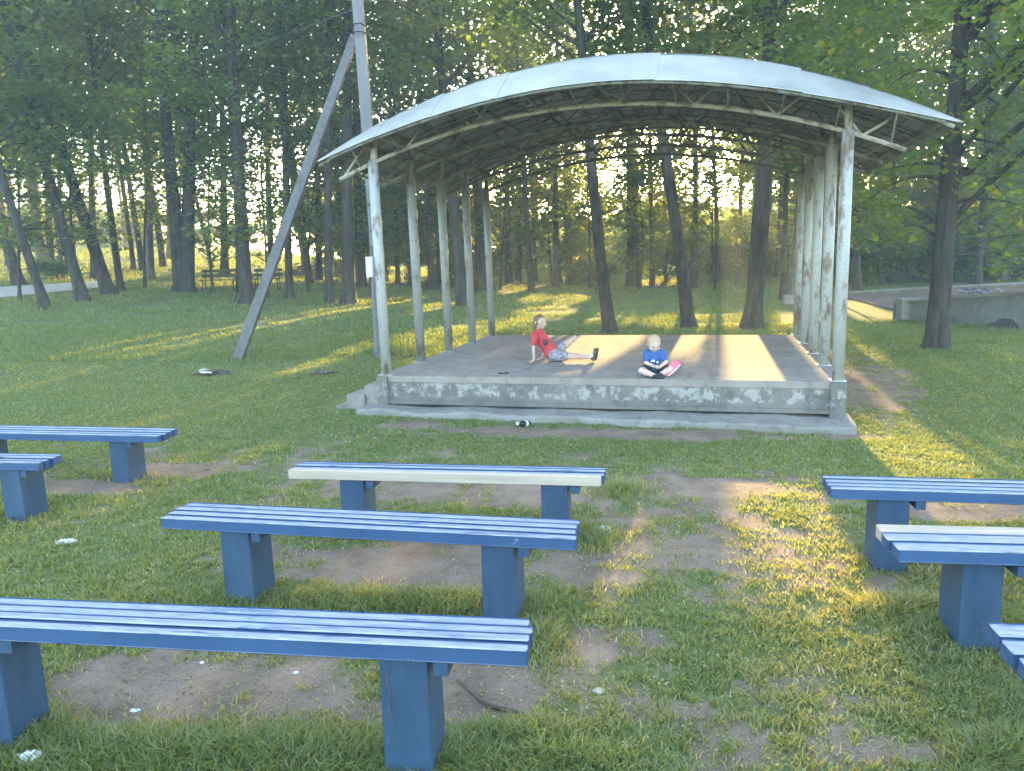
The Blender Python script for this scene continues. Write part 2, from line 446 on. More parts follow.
MT['floor'] = concrete('stage_floor_concrete', (.24, .205, .185), (.335, .29, .265))
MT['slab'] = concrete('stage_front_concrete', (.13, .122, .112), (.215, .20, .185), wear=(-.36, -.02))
MT['footing'] = concrete('footing_concrete', (.20, .185, .165), (.31, .285, .255))
MT['wallc'] = concrete('bridge_concrete', (.15, .12, .10), (.25, .20, .165))
MT['wallg'] = concrete('grey_wall_boards', (.13, .13, .12), (.20, .20, .185))
MT['polec'] = concrete('pole_concrete', (.12, .115, .125), (.19, .185, .195))
MT['polew'] = simple('weathered_pole_wood', (.17, .165, .18), .85, .2, 6, sc3=(1, 1, .15))
MT['darkgap'] = simple('shadowed_earth', (.05, .045, .04), 1)  # dark earth of the heap, and shade put into colour under the stage
MT['path'] = simple('pale_asphalt', (.34, .33, .32), .9, .1, 3)
MT['black'] = simple('black_plastic', (.02, .02, .022), .4)
MT['white'] = simple('white_paper', (.75, .76, .78), .7, .08, 30)
MT['whitebox'] = simple('white_enamel', (.62, .64, .66), .4, .08)
MT['darkwood'] = simple('dark_bench_wood', (.07, .055, .045), .8)
MT['iron'] = simple('black_iron', (.02, .02, .02), .5)
MT['skin'] = simple('skin', (.52, .34, .27), .55, .07, 20, bmp=0)
MT['skinboy'] = simple('pale_skin', (.60, .42, .35), .55, .06, 20, bmp=0)
MT['hair_brown'] = simple('light_brown_hair', (.17, .10, .06), .6, .3, 60)
MT['hair_blond'] = simple('blond_hair', (.46, .33, .22), .6, .2, 60)
MT['red'] = simple('red_cotton', (.48, .045, .06), .85, .12, 15)
MT['bluecloth'] = simple('blue_cotton', (.03, .10, .32), .85, .15, 15)
MT['navy'] = simple('dark_navy_cotton', (.02, .023, .035), .85, .2, 15)
MT['pink'] = simple('pink_plastic', (.75, .12, .20), .4, .05)
MT['lip'] = simple('lips', (.45, .16, .14), .5, .05, bmp=0)
MT['eyec'] = simple('eyes', (.05, .04, .035), .25, .05, bmp=0)
MT['twig'] = simple('dry_twig', (.10, .075, .055), .9)
MT['stone'] = simple('tan_stone', (.42, .34, .26), .8)
m, nt, b = mat('floral_cotton'); v = nd(nt, 'ShaderNodeTexVoronoi'); v.inputs['Scale'].default_value = 26
tc = nd(nt, 'ShaderNodeTexCoord'); nt.links.new(tc.outputs['Object'], v.inputs['Vector'])
c = ramp(nt, v.outputs['Distance'], [(.2, (.11, .09, .13)), (.38, (.24, .21, .24)), (.6, (.31, .28, .30))]); nt.links.new(c.outputs[0], b.inputs['Base Color']); b.inputs['Roughness'].default_value = .85; MT['floral'] = m

# ------------------------------------------------------------------ bare earth map (worn into the lawn, stays put)
DIRT = [E(240, 690, 230, 52), E(430, 573, 165, 30, 3), E(590, 582, 45, 26, 5), E(420, 560, 200, 22), E(560, 492, 120, 18), E(715, 488, 70, 10),
        E(470, 690, 75, 45), E(420, 488, 110, 14), E(200, 470, 70, 8), E(75, 487, 70, 8), E(960, 512, 90, 13), E(875, 392, 46, 30, 20), E(640, 434, 205, 6, 1),
        E(410, 425, 30, 4), E(620, 640, 60, 25), E(120, 720, 60, 14)]


def dirtmap(x, y):
    P = np.stack([x, y, ground(x, y)], -1); px, py, w = project(P)
    d = np.zeros(x.shape)
    for _, cx, cyy, rx, ry, a in DIRT:
        dx = px-cx; dy = py-cyy; c, s = math.cos(a), math.sin(a)
        q = ((dx*c+dy*s)/rx)**2 + ((-dx*s+dy*c)/ry)**2
        d = np.maximum(d, .98 - .50*q)
    d = np.where(w > .5, np.clip(d, 0, 1), 0)
    thin = .50*np.exp(-(((px-760)/330)**2 + ((py-650)/130)**2)) + .32*np.exp(-(((px-250)/330)**2+((py-480)/60)**2)) + .38*np.exp(-(((px-700)/200)**2+((py-520)/50)**2))
    d = np.maximum(d, np.where(w > .5, thin, 0))
    n = fbm(x*1.6, y*1.6, 11, 4); n2 = fbm(x*6, y*6, 31, 3)
    return np.clip(d + (n-.5)*1.1 + (n2-.5)*1.1 - .05, 0, 1)*sstep(0, .3, d+.06)


def axis(lo, hi, step, far, g=1.22):
    a = list(np.arange(lo, hi+1e-6, step)); s = step
    while a[-1] < far: s *= g; a.append(a[-1]+s)
    s = step; b = [lo]
    while b[-1] > -far: s *= g; b.append(b[-1]-s)
    return np.array(b[:0:-1]+a)


xs = axis(-7, 7, .05, 700); ys = axis(1.6, 12, .05, 700)
# finer rings where the lawn is still seen close
GX, GY = np.meshgrid(xs, ys); GZ = ground(GX, GY)
nx, ny = len(xs), len(ys)
me = bpy.data.meshes.new('ground'); V = np.stack([GX, GY, GZ], -1).reshape(-1, 3).astype(np.float32)
ii = np.arange((nx-1)*(ny-1)); i0 = (ii//(nx-1))*nx + ii % (nx-1); Fq = np.stack([i0, i0+1, i0+1+nx, i0+nx], -1).astype(np.int32)
me.vertices.add(len(V)); me.vertices.foreach_set('co', V.ravel()); me.loops.add(Fq.size); me.loops.foreach_set('vertex_index', Fq.ravel())
me.polygons.add(len(Fq)); me.polygons.foreach_set('loop_start', np.arange(0, Fq.size, 4, dtype=np.int32)); me.polygons.foreach_set('loop_total', np.full(len(Fq), 4, dtype=np.int32))
me.polygons.foreach_set('use_smooth', np.ones(len(Fq), bool))
a = me.attributes.new('dirt', 'FLOAT', 'POINT'); DM = dirtmap(GX.ravel(), GY.ravel()); a.data.foreach_set('value', DM.astype(np.float32)); me.update(calc_edges=True)
tag(link('ground', me, MT['ground']), kind='structure')


# ------------------------------------------------------------------ the stage shelter
stage = empty('open_air_stage', st(0, 0), STH)
tag(stage, 'concrete stage under an arched sheet metal roof on two rows of steel posts', 'stage')


def gz(u, v):
    P = st(u, v); return float(ground(P[0], P[1])) - SZ


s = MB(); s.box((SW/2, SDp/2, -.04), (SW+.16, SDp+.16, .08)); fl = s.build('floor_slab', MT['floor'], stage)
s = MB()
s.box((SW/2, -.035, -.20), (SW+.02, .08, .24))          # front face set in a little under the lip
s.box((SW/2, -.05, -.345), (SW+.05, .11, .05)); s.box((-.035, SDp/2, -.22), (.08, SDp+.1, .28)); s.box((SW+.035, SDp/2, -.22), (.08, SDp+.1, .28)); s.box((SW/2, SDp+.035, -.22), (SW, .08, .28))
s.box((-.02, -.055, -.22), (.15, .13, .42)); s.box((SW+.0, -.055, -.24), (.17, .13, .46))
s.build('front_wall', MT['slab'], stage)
s = MB(); s.box((SW/2, SDp/2, -.5), (SW-.3, SDp-.3, .3)); s.build('undercroft', MT['darkgap'], stage)  # solid dark block; its colour stands for the shade below the floor
s = MB(); s.tube([(u, -.058, -.372+.005*math.sin(u*7)) for u in np.linspace(2.0, 5.1, 30)], [.004+.010*min(1, (u-2.0)/1.2)*min(1, (5.12-u)/.3) for u in np.linspace(2.0, 5.1, 30)], 4); s.build('gap', MT['black'], stage)  # black strip laid on the face, painting the shade under the ledge
# irregular footing ledge
s = MB(); us = np.linspace(-.28, SW+.14, 46); V = []
for i, u in enumerate(us):
    t = i/45; fo = -.38-.24*t + .04*math.sin(i*.6)+.015*rng.standard_normal(); g = gz(u, fo)-.06; top = -.395 + .012*math.sin(i*.7) + .004*rng.standard_normal()
    V += [(u, .1, g), (u, .1, top), (u, fo+.03, top-.005-.01*t), (u, fo, top-.035), (u, fo-.025*rng.random(), g)]
Fs = [(i*5+k, i*5+5+k, i*5+6+k, i*5+1+k) for i in range(45) for k in range(4)] + [(0, 1, 2, 3, 4), tuple(45*5+k for k in (4, 3, 2, 1, 0))]
s.add(V, Fs); s.build('footing', MT['footing'], stage)
s = MB(); s.box((-.20, .75, -.32), (.26, 1.5, .34)); s.box((-.45, .75, -.42), (.26, 1.6, .30)); s.box((-.66, .6, -.50), (.18, 1.3, .14))
stp = s.build('side_steps', MT['footing'], stage)

RT = lambda u: 3.74-.0695*(u-2.9)**2        # roof arc
LC = lambda u: 3.21-.062*(u-2.78)**2        # lower truss chord
nv = 5
for i in range(nv):
    v = SDp*i/(nv-1)
    for side in (0, 1):
        u = side*SW; ph = LC(u)+.02
        s = MB(); r = .067
        lean = (.0 if side else -.015)
        s.tube([(u, v, -.02), (u+lean, v, ph*.5), (u+lean*2, v, ph)], [r, r, r], 14)
        s.box((u, v, .005), (.18, .18, .01))
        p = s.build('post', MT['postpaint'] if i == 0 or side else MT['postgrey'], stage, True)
        if i == 0: p['label'] = 'post in chipped pale blue paint with rust'
    s = MB(); n = 30; ua, ub = -.50, 6.15
    uu = np.linspace(ua, ub, n)
    low = [(u, v, LC(u)) for u in uu]; upp = [(u, v, RT(u)-.075) for u in np.linspace(-.78, 6.6, n)]
    s.tube(low, .026, 6); s.tube(upp, .022, 6)
    zz = np.arange(-.45, 6.2, .44)
    for j in range(len(zz)-1):
        a0, b0 = zz[j], zz[j+1]
        pa = (a0, v, LC(a0)) if j % 2 == 0 else (a0, v, RT(a0)-.08); pb2 = (b0, v, RT(b0)-.08) if j % 2 == 0 else (b0, v, LC(b0)); s.tube([pa, pb2], .016, 5)
    s.tube([(-.015, v, LC(0)), (0, v, RT(0)-.09)], .045, 8); s.tube([(SW, v, LC(SW)), (SW, v, RT(SW)-.09)], .045, 8)
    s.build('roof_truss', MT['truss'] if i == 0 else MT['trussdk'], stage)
# purlins and bracing
s = MB()
for u in np.linspace(-.7, 6.5, 21): s.box((u, SDp/2+.12, RT(u)-.036), (.05, SDp+.1, .05))
for v in np.arange(.35, SDp, .7):
    uu = np.linspace(-.7, 6.5, 24); s.tube([(u, v, RT(u)-.065) for u in uu], .014, 4)
for j in range(5):
    for i in range(nv-1):
        u0 = .3+j*1.1; v0 = SDp*i/4; v1 = SDp*(i+1)/4; s.tube([(u0, v0, LC(u0)), (u0+.5, v1, RT(u0+.5)-.09)], .012, 4)
for i in range(nv-1):
    for u in (-.35, 5.95):
        s.tube([(u, SDp*i/4, LC(u)), (u, SDp*(i+1)/4, LC(u))], .014, 4)
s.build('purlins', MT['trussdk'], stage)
# roof skin: thin double sheet with uv for its boards
NU, NV2 = 36, 8


def skin(name, mt, off, v0, v1):
    me = bpy.data.meshes.new(name); V = []; Fs = []
    for i in range(NU+1):
        u = -.82+7.5*i/NU
        for j in range(NV2+1): V.append((u, v0+(v1-v0)*j/NV2, RT(u)+off))
    for i in range(NU):
        for j in range(NV2): a = i*(NV2+1)+j; Fs.append((a, a+NV2+1, a+NV2+2, a+1))
    me.from_pydata(V, [], Fs); uv = me.uv_layers.new(name='UVMap')
    for lp in me.loops: c = V[lp.vertex_index]; uv.data[lp.index].uv = (c[0], c[1])
    return link(name, me, mt, stage, True)


skin('roof_lining', MT['under'], -.006, -.02, 5.25); skin('roof_sheet', MT['sheet'], .006, .0, 5.3)
# turned-down visor along the front, in overlapping metal sheets
FV = lambda u: -.62*max(0, 1-(abs(u-2.93)/3.75)**3.2)
FZ = lambda u: RT(u)-.40*max(0, 1-(abs(u-2.93)/3.75)**3.2)
edges = [-.80, .18, .95, 1.78, 2.62, 3.55, 4.35, 5.05, 5.75, 6.66]
for a_, b_ in zip(edges[:-1], edges[1:]):
    s = MB(); n = 4; V = []; dz = rng.uniform(-.003, .003)
    a2, b2 = a_-.0, b_+.02
    for off in (0, -.006):
        for i in range(n+1):
            t = i/n; u = a2+(b2-a2)*t
            lift = .004*t + dz
            V += [(u, .02, RT(u)+.012+off+lift), (u, FV(u)*.5, (RT(u)+FZ(u))/2+.012+off+lift), (u, FV(u), FZ(u)+off+lift*1.2)]
    m_ = (n+1)*3; Fs = []
    for i in range(n):
        for k in range(2):
            a = i*3+k; Fs += [(a, a+3, a+4, a+1), (m_+a, m_+a+1, m_+a+4, m_+a+3)]
        Fs += [(i*3+2, i*3+5, m_+i*3+5, m_+i*3+2), (i*3, m_+i*3, m_+i*3+3, i*3+3)]
    Fs += [(0, 1, m_+1, m_), (1, 2, m_+2, m_+1), (n*3, m_+n*3, m_+n*3+1, n*3+1), (n*3+1, m_+n*3+1, m_+n*3+2, n*3+2)]
    s.add(V, Fs); s.build('visor_sheet', MT['sheet'], stage)
s = MB(); uu = np.linspace(-.6, 6.5, 40); s.tube([(u, FV(u)+.03, FZ(u)-.02) for u in uu], .016, 5)
for u in np.linspace(-.2, 6.0, 12): s.tube([(u, 0, LC(u)), (u, FV(u)+.03, FZ(u)-.02)], .011, 4); s.tube([(u, 0, RT(u)-.06), (u, FV(u)+.03, FZ(u)-.02)], .011, 4)
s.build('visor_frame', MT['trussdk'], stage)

# meter box fixed to the left front post
mb = empty('meter_box', st(-.13, -.02, 1.42), STH); tag(mb, 'small white meter box beside the front left stage post', 'meter box')
s = MB(); s.box((0, 0, 0), (.09, .10, .26)); s.build('case', MT['whitebox'], mb)
s = MB(); s.box((0, -.056, 0), (.075, .01, .22)); s.build('lid', MT['whitebox'], mb)
s = MB(); s.tube([(0, .02, -.13), (0, .02, -1.1)], .010, 6); s.build('conduit', MT['polew'], mb)

# ------------------------------------------------------------------ utility pole with leaning strut
pb = hit(381, 357)


def at_dist(px, py, y):
    d = ray(px, py); return CAM + d*(y/d[1])


up_ = empty('utility_pole', pb); tag(up_, 'tall grey utility pole with a leaning strut left of the stage', 'utility pole')
L_ = lambda P: np.asarray(P)-pb
top = at_dist(357, -8, pb[1]); topj = at_dist(363, 100, pb[1]-.06); bot = at_dist(376.5, 246, pb[1]-.08)
dr = (top-bot)/np.linalg.norm(top-bot); top2 = top+dr*1.2
axx = np.array([np.cross(dr, [0, -1, 0]), np.cross(dr, np.cross(dr, [0, -1, 0])), dr]); axx /= np.linalg.norm(axx, axis=1)[:, None]
s = MB(); c = (top2+bot)/2; s.box(L_(c), (.22, .20, np.linalg.norm(top2-bot)), axx, .82); s.build('pole', MT['polew'], up_)
sb0 = at_dist(381.5, 362, pb[1]+.03); sb1 = at_dist(372, 170, pb[1]+.20)
s = MB(); dr2 = (sb1-sb0)/np.linalg.norm(sb1-sb0); ax2 = np.array([np.cross(dr2, [0, -1, 0]), np.cross(dr2, np.cross(dr2, [0, -1, 0])), dr2]); ax2 /= np.linalg.norm(ax2, axis=1)[:, None]
s.box(L_((sb0+sb1)/2), (.24, .2, np.linalg.norm(sb1-sb0)), ax2, .9); s.build('concrete_footing', MT['polec'], up_)
f0 = hit(238, 359); f1 = at_dist(355, 36, pb[1]-.02); f0b = f0+(f0-f1)/np.linalg.norm(f0-f1)*.3
dr3 = (f1-f0b)/np.linalg.norm(f1-f0b); yy = np.cross(dr3, [0, -1, 0]); yy /= np.linalg.norm(yy); ax3 = np.array([yy, np.cross(dr3, yy), dr3])
s = MB(); s.box(L_((f0b+f1)/2), (.19, .19, np.linalg.norm(f1-f0b)), ax3, .78); s.build('strut', MT['polec'], up_)
for py in (26, 34, 205, 232):
    s = MB(); c = at_dist(357+19*py/246., py, pb[1]-.04); 
    s.tube([L_(c)+axx[0]*.12*math.cos(t)+axx[1]*(.16*math.sin(t)) for t in np.linspace(0, 2*math.pi, 13)], .012, 5)
    s.build('wire_band', MT['iron'], up_)
w0 = at_dist(357, 8, pb[1]); w1 = at_dist(60, 70, pb[1]+24)
s = MB(); pts = [w0+(w1-w0)*t + np.array([0, 0, -1.2*4*t*(1-t)*.5]) for t in np.linspace(0, 1, 24)]; s.tube([p for p in pts], .007, 5)
tag(s.build('overhead_wire', MT['polec']), 'thin grey wire running left from the utility pole', 'wire')


# ------------------------------------------------------------------ benches
def bench(A, B, Ln, end, legs, label, newplank=(), hh=.5, sd=.26, np_=4):
    """A, B: pixels on the front top edge; end 'L'/'R' = which of them is a real end; legs: distances along from the known end"""
    def on(px, py):
        d = ray(px, py); t = (hh-ZC)/(d[2]+.02*d[1]); return CAM+d*t
    a, b_ = on(*A), on(*B); dx = (b_-a); dx[2] = 0; ln = np.linalg.norm(dx); dx /= ln
    if end == 'R': a = b_-dx*Ln
    elif end == 'L': pass
    else: Ln = ln
    c = a+dx*Ln/2; rz = math.atan2(dx[1], dx[0]); ny_ = np.array([-dx[1], dx[0], 0])
    cc = c + ny_*sd/2; g = float(ground(cc[0], cc[1]))
    root = empty('bench', (cc[0], cc[1], g), rz); tag(root, label, 'bench', 'blue spectator benches')
    hz = hh  # seat top above ground
    pit = sd/np_; pw = pit*.82
    for k in range(np_):
        m_ = MT['newwood'] if k in newplank else MT['bluetop']
        s = MB(); yk = -sd/2+pw/2+k*pit; L2 = Ln + rng.uniform(-.012, .012)
        s.box((rng.uniform(-.01, .01), yk, hz-.032+rng.uniform(-.004, .004)), (L2, pw, .064), bev=.005)
        # turn the plank a hair so the ends do not line up
        o = s.build('seat_plank', m_, root)
        if k in newplank: o['label'] = 'unpainted pale wood plank'
    for q in legs:
        lx = -Ln/2+q; gl = float(ground(*(cc+dx*lx)[:2]))-g
        s = MB(); hh2 = hz-.066
        s.box((lx, 0, (hh2+gl-.12)/2), (.175, min(.24, sd*.85), hh2-gl+.12), taper=.97)
        o = s.build('leg', MT['blueleg'], root)
        if 'cracked' in label and lx > 0:
            q2 = MB(); q2.tube([(lx-.055+.004*math.sin(i*2.3)+.0015*i, -min(.24, sd*.85)/2*.965-.002-.0006*(9-i), hh2-.02-i*.034) for i in range(10)], [.001, .002, .0015, .0025, .0015, .0015, .002, .001, .001, .0008], 5); q2.build('crack', MT['twig'], o)
        bv = o.modifiers.new('bev', 'BEVEL'); bv.width = .008; bv.segments = 2
        s = MB(); sgn = -1 if lx < 0 else 1
        sx_ = lx+sgn*.0
        s.box((lx + (.135 if lx*1 < 0 and rng.random() < .3 else sgn*.135), 0, hz-.066-.024), (.05, sd*.96, .047)); s.build('bearer', MT['blueleg'], root)
    return root


bench((-1, 625), (524, 648), 2.45, 'R', (.40, 2.03), 'nearest blue bench at the lower left with four worn planks and a cracked leg', hh=.535, sd=.24)
bench((160, 517), (573, 536), 0, None, (.42, 1.86), 'blue bench in the middle of the centre row between two others', hh=.50, sd=.27)
bench((287, 470), (602, 476), 0, None, (.44, 1.80), 'farthest centre bench with one unpainted pale wood front plank', (0,), hh=.48, sd=.26)
bench((0, 432.5), (158, 435), 2.3, 'R', (.40, 1.86), 'farther of two blue benches at the left edge, near the lawn', hh=.45, sd=.30)
bench((0, 461.5), (37, 462), 2.3, 'R', (.4, 2.03), 'nearer of two blue benches cut off by the left edge', hh=.47, sd=.28)
bench((831, 487), (1024, 492), 2.3, 'L', (.34, 1.9), 'farthest blue bench on the right with all planks painted', hh=.50, sd=.28)
bench((899, 549), (1024, 552), 2.3, 'L', (.38, 1.9), 'middle right blue bench with a pale worn rear plank', (2,), hh=.50, sd=.36, np_=3)
bench((1036, 673), (1134, 678), 2.3, 'L', (.5, 1.9), 'blue bench at the right edge showing only its plank ends', hh=.50, sd=.36, np_=3)
# added air volume: stands for the lens flare veil over the wood
HZ = MB(); HZ.box((0, 52, 14), (330, 200, 37)); hm = bpy.data.materials.new('evening_air'); hm.use_nodes = True; hn = hm.node_tree; hn.nodes.clear()
ho = hn.nodes.new('ShaderNodeOutputMaterial'); hv = hn.nodes.new('ShaderNodeVolumePrincipled'); hv.inputs['Density'].default_value = .0029; hv.inputs['Color'].default_value = (.80, .94, 1, 1); hv.inputs['Anisotropy'].default_value = .12
hn.links.new(hv.outputs[0], ho.inputs['Volume'])
tag(HZ.build('haze', hm), 'pale evening haze between the trees', 'haze', kind='stuff')

# ------------------------------------------------------------------ trees
TWO_PI = 2*math.pi
CROWNS = []


def leaves(centres, n_per, spread, thick, size, droop=.25, tilt=.75):
    """leaf quads gathered in flattened sprays"""
    C_ = np.repeat(centres, n_per, axis=0); n = len(C_)
    r = np.sqrt(rng.random(n))*spread*rng.uniform(.6, 1.15, n); a = rng.random(n)*TWO_PI
    ax_ = np.repeat(rng.random(len(centres))*TWO_PI, n_per); st_ = np.repeat(rng.uniform(.55, 1.0, len(centres)), n_per)
    dx = r*np.cos(a); dy = r*np.sin(a)*st_
    P = C_ + np.stack([dx*np.cos(ax_)-dy*np.sin(ax_), dx*np.sin(ax_)+dy*np.cos(ax_), rng.normal(0, thick, n)-droop*r*r/spread], -1)
    return P


def quads(P, size, tilt, v):
    n = len(P); sz = size*rng.uniform(.5, 1.4, n)*rng.uniform(.8, 1.1, n)
    v = np.clip(v+.55*(vnoise(P[:, 0]*1.3+P[:, 2]*.7, P[:, 1]*1.3+P[:, 2]*.9, 8)-.5), 0, 1)
    N = np.stack([rng.normal(0, tilt, n), rng.normal(0, tilt, n), np.ones(n)], -1); N /= np.linalg.norm(N, axis=1)[:, None]
    a = rng.random(n)*TWO_PI; T = np.stack([np.cos(a), np.sin(a), np.zeros(n)], -1); T -= N*(T*N).sum(1)[:, None]; T /= np.linalg.norm(T, axis=1)[:, None]
    B_ = np.cross(N, T); s_ = sz[:, None]
    c = N*(sz*.16)[:, None]
    V = np.stack([P-T*s_*.55, P+B_*s_*.46-c, P+T*s_*.6, P-B_*s_*.46-c], 1).reshape(-1, 3)
    return V, np.repeat(v, 4)


def crown_centres(n, z0, z1, rad, lean, shape=.55):
    """spray centres through an uneven crown volume built of several lobes"""
    out = []
    nl = 9
    lobes = [(rng.random()*TWO_PI, z0+(z1-z0)*(.12+.8*(i+.5)/nl)+rng.normal(0, .5), rng.uniform(.25, .75)) for i in range(nl)]
    while len(out) < n:
        t = rng.random()**.85; prof = (math.sin(math.pi*min(1, (t*.92+.09))**.8))**.6
        if rng.random() < .62:
            a, z, q = lobes[rng.integers(nl)]; tt = (z-z0)/(z1-z0)
            prof = max(.25, math.sin(math.pi*min(max(tt*.92+.09, 0), 1)**.8))**.6
            cx, cy_ = math.cos(a)*rad*q*prof, math.sin(a)*rad*q*prof
            p = np.array([cx, cy_, z]) + rng.normal(0, 1, 3)*np.array([.24*rad, .24*rad, .07*(z1-z0)])
        else:
            a = rng.random()*TWO_PI; rr = rad*prof*rng.uniform(.25, 1.0); p = np.array([math.cos(a)*rr, math.sin(a)*rr, z0+(z1-z0)*t])
        if p[2] < z0-.8: continue
        tt = max(0, p[2]); p[0] += lean[0]*tt; p[1] += lean[1]*tt
        out.append(p)
    return np.array(out)


def trunk_mesh(Ht, r0, lean, curve, centres, nlimb,  fork=False, z0=4, roots=True, sides=10):
    s = MB(); n = 14
    def axis_at(z, ph=0):
        t = z/Ht; return np.array([lean[0]*z + curve[0]*math.sin(t*5+curve[2])*t, lean[1]*z + curve[1]*math.sin(t*4+1)*t, z])
    if fork:
        zf = Ht*.09+.6
        a = rng.random()*3; off = np.array([1, .15, 0])
        for sg in (-1, 1):
            pts = []; rad = []
            for z in np.concatenate([[-.3, 0, .35], np.linspace(zf*.7, Ht*.95, n)]):
                t = max(z, 0)/Ht; pts.append(axis_at(max(z, 0))*np.array([1, 1, 0]) + np.array([0, 0, z]) + off*sg*(r0*.45+ .055*max(0, z-zf*.5)))
                rad.append(r0*(.78*(1-t)**.8+.03)*(1.25 if z < .2 else 1))
            s.tube(pts, rad, sides, wob=.1)
    else:
        zs = np.concatenate([[-.3, 0, .12, .35, .8], np.linspace(1.6, Ht*.96, n)]); pts = []; rad = []
        for z in zs:
            t = max(z, 0)/Ht; fl_ = 1.55 if z <= 0 else 1.32 if z < .2 else 1.13 if z < .5 else 1.0
            p = axis_at(max(z, 0)); p[2] = z; pts.append(p); rad.append(r0*((1-t)**.75*.97+.03)*fl_)
        s.tube(pts, rad, sides, wob=.13)
    if len(centres) and nlimb:
        idx = rng.choice(len(centres), min(nlimb, len(centres)), replace=False)
        for i in idx:
            c = centres[i]; zb = max(z0*.55, c[2]-np.linalg.norm(c[:2]-axis_at(c[2])[:2])*rng.uniform(.35, .9)-.3)
            zb = min(zb, Ht*.9); b0 = axis_at(zb); t = zb/Ht; rb = r0*(1-t)**.75*rng.uniform(.22, .42)+.012
            mid = (b0+c)/2 + np.array([rng.normal(0, .2), rng.normal(0, .2), rng.uniform(.0, .5)])
            q = [(1-k)**2*b0+2*k*(1-k)*mid+k*k*c for k in np.linspace(0, 1, 6)]
            s.tube(q, [rb*(1-k*.85) for k in np.linspace(0, 1, 6)], 5, cap=False)
            for _ in range(2):
                k = rng.uniform(.45, .85); bq = (1-k)**2*b0+2*k*(1-k)*mid+k*k*c; e_ = bq + (c-b0)/np.linalg.norm(c-b0)*rng.uniform(.4, 1.1)+rng.normal(0, .45, 3)
                s.tube([bq, (bq+e_)/2+rng.normal(0, .06, 3), e_], [rb*.4, rb*.28, .006], 4, cap=False)
    return s


def tree(label, base, Ht, r0, lean, z0, rad, nc, npl, size, bark='bark', leaf='leaf', group=None, fork=False, extra=(), cull=True, cat='tree', bright=0., nlimb=26, spread=1.0, sides=10):
    base = np.asarray(base, float); root = empty('tree', base); tag(root, label, cat, group)
    cen = crown_centres(int(nc*1.3) if base[1] < 38 else nc, z0-.4, Ht, rad*1.08, lean)
    ex = np.array([np.asarray(e)-base for e in extra]).reshape(-1, 3)
    allc = np.concatenate([cen, ex]) if len(ex) else cen
    okc = np.array([not in_lit(base[None]+np.linspace(.3, 1.05, 9)[:, None]*np.array([c[0], c[1], 0])[None]+np.array([0, 0, 1])[None]*(c[2]-np.hypot(c[0], c[1])*.5*(1-np.linspace(.3, 1.05, 9)))[:, None]).any() for c in cen])
    tm = trunk_mesh(Ht, r0, lean, (rng.uniform(-.35, .35), rng.uniform(-.3, .3), rng.random()*6), cen[okc], nlimb, fork, z0, sides=sides)
    for e in ex:     # low boughs that carry the hanging sprays
        zb = max(1.6, e[2]+rng.uniform(-.6, .5)); b0 = np.array([lean[0]*zb, lean[1]*zb, zb]); mid = (b0+e)/2+np.array([0, 0, rng.uniform(.15, .5)])
        q = [(1-k)**2*b0+2*k*(1-k)*mid+k*k*e for k in np.linspace(0, 1, 6)]; tm.tube(q, np.linspace(.04, .008, 6), 5, cap=False)
    tm.build('trunk', MT[bark], root, True)
    P = leaves(allc, int(npl*(.50 if base[1] > 33 else .54 if base[0] < -4 else .66)), spread, .16, size)
    if cull:
        k = in_lit(P+base, .16); P = P[~k]
    CROWNS.append([root, base, P, size, leaf, bright, z0, rad])
    return root


def px_tree(label, xb, yb, xt, yt, wpx, Ht=17, z0=4.5, rad=3.0, nc=150, npl=75, size=.17, dist=None, depth_lean=0, **k):
    if dist is None: b_ = hit(xb, yb)
    else:
        d = ray(xb, yb); q = CAM+d*(dist/d[1]); b_ = np.array([q[0], q[1], float(ground(q[0], q[1]))])
    dep = (b_-CAM) @ F; r0 = wpx*dep/FPX/2
    d = ray(xt, yt); tp = CAM+d*(b_[1]/d[1]); lean = ((tp[0]-b_[0])/(tp[2]-b_[2]), depth_lean)
    return tree(label, b_, Ht, max(r0, .05), lean, z0, rad, nc, npl, size, **k)


def sprays(pts, dist):
    """points in space for low hanging boughs: picture position + distance ahead"""
    return [at_dist(x, y, dist+dd) for x, y, dd in pts]


# --- trees on the left, near enough to be told apart
px_tree('slim maple leaning left at the edge of the white path', 46, 309, 8, 191, 9, 15, 5.2, 2.6, 110, 80, leaf='leaf', extra=sprays([(20, 215, 0), (50, 222, 1), (70, 232, .5), (12, 170, -1), (40, 150, -1), (60, 190, 1)], 25))
px_tree('stout leaning tree with a mossy trunk, second from the path', 83, 301, 46, 165, 11, 18, 7.2, 3.0, 120, 80)
px_tree('thick grey maple with a flared foot beside a thinner straight stem', 109, 294, 76, 195, 12, 18, 7.0, 3.0, 120, 80)
px_tree('thin straight stem just right of the flared grey maple', 121, 291, 107, 187, 7, 15, 6.5, 2.2, 80, 70)
px_tree('forked twin stemmed tree in the middle of the left lawn', 184, 292, 182, 150, 17, 19, 6.6, 3.6, 150, 85, fork=True, extra=sprays([(205, 195, 0), (180, 150, -1), (150, 165, 1), (225, 172, -1)], 27))
px_tree('tall tree with leafy shoots low on its trunk left of the strut', 247, 303, 236, 104, 13, 19, 6.2, 2.8, 140, 85, leaf='leaf', extra=sprays([(235, 200, -.5), (262, 212, .4), (222, 225, 0), (250, 188, -.8), (215, 210, .5), (272, 230, .3), (244, 232, -.4), (205, 226, .6), (275, 198, .2), (255, 160, 0), (228, 170, 0)], 24))
px_tree('dark trunk standing right behind the leafy shooted tree', 241, 292, 232, 110, 8, 17, 6, 2.6, 110, 75, leaf='leaf_dark')
px_tree('pale straight trunk seen between two leaning left trees', 43, 268, 31, 158, 10, 20, 7, 2.8, 110, 75, bark='pale_bark', leaf='leaf_dark')
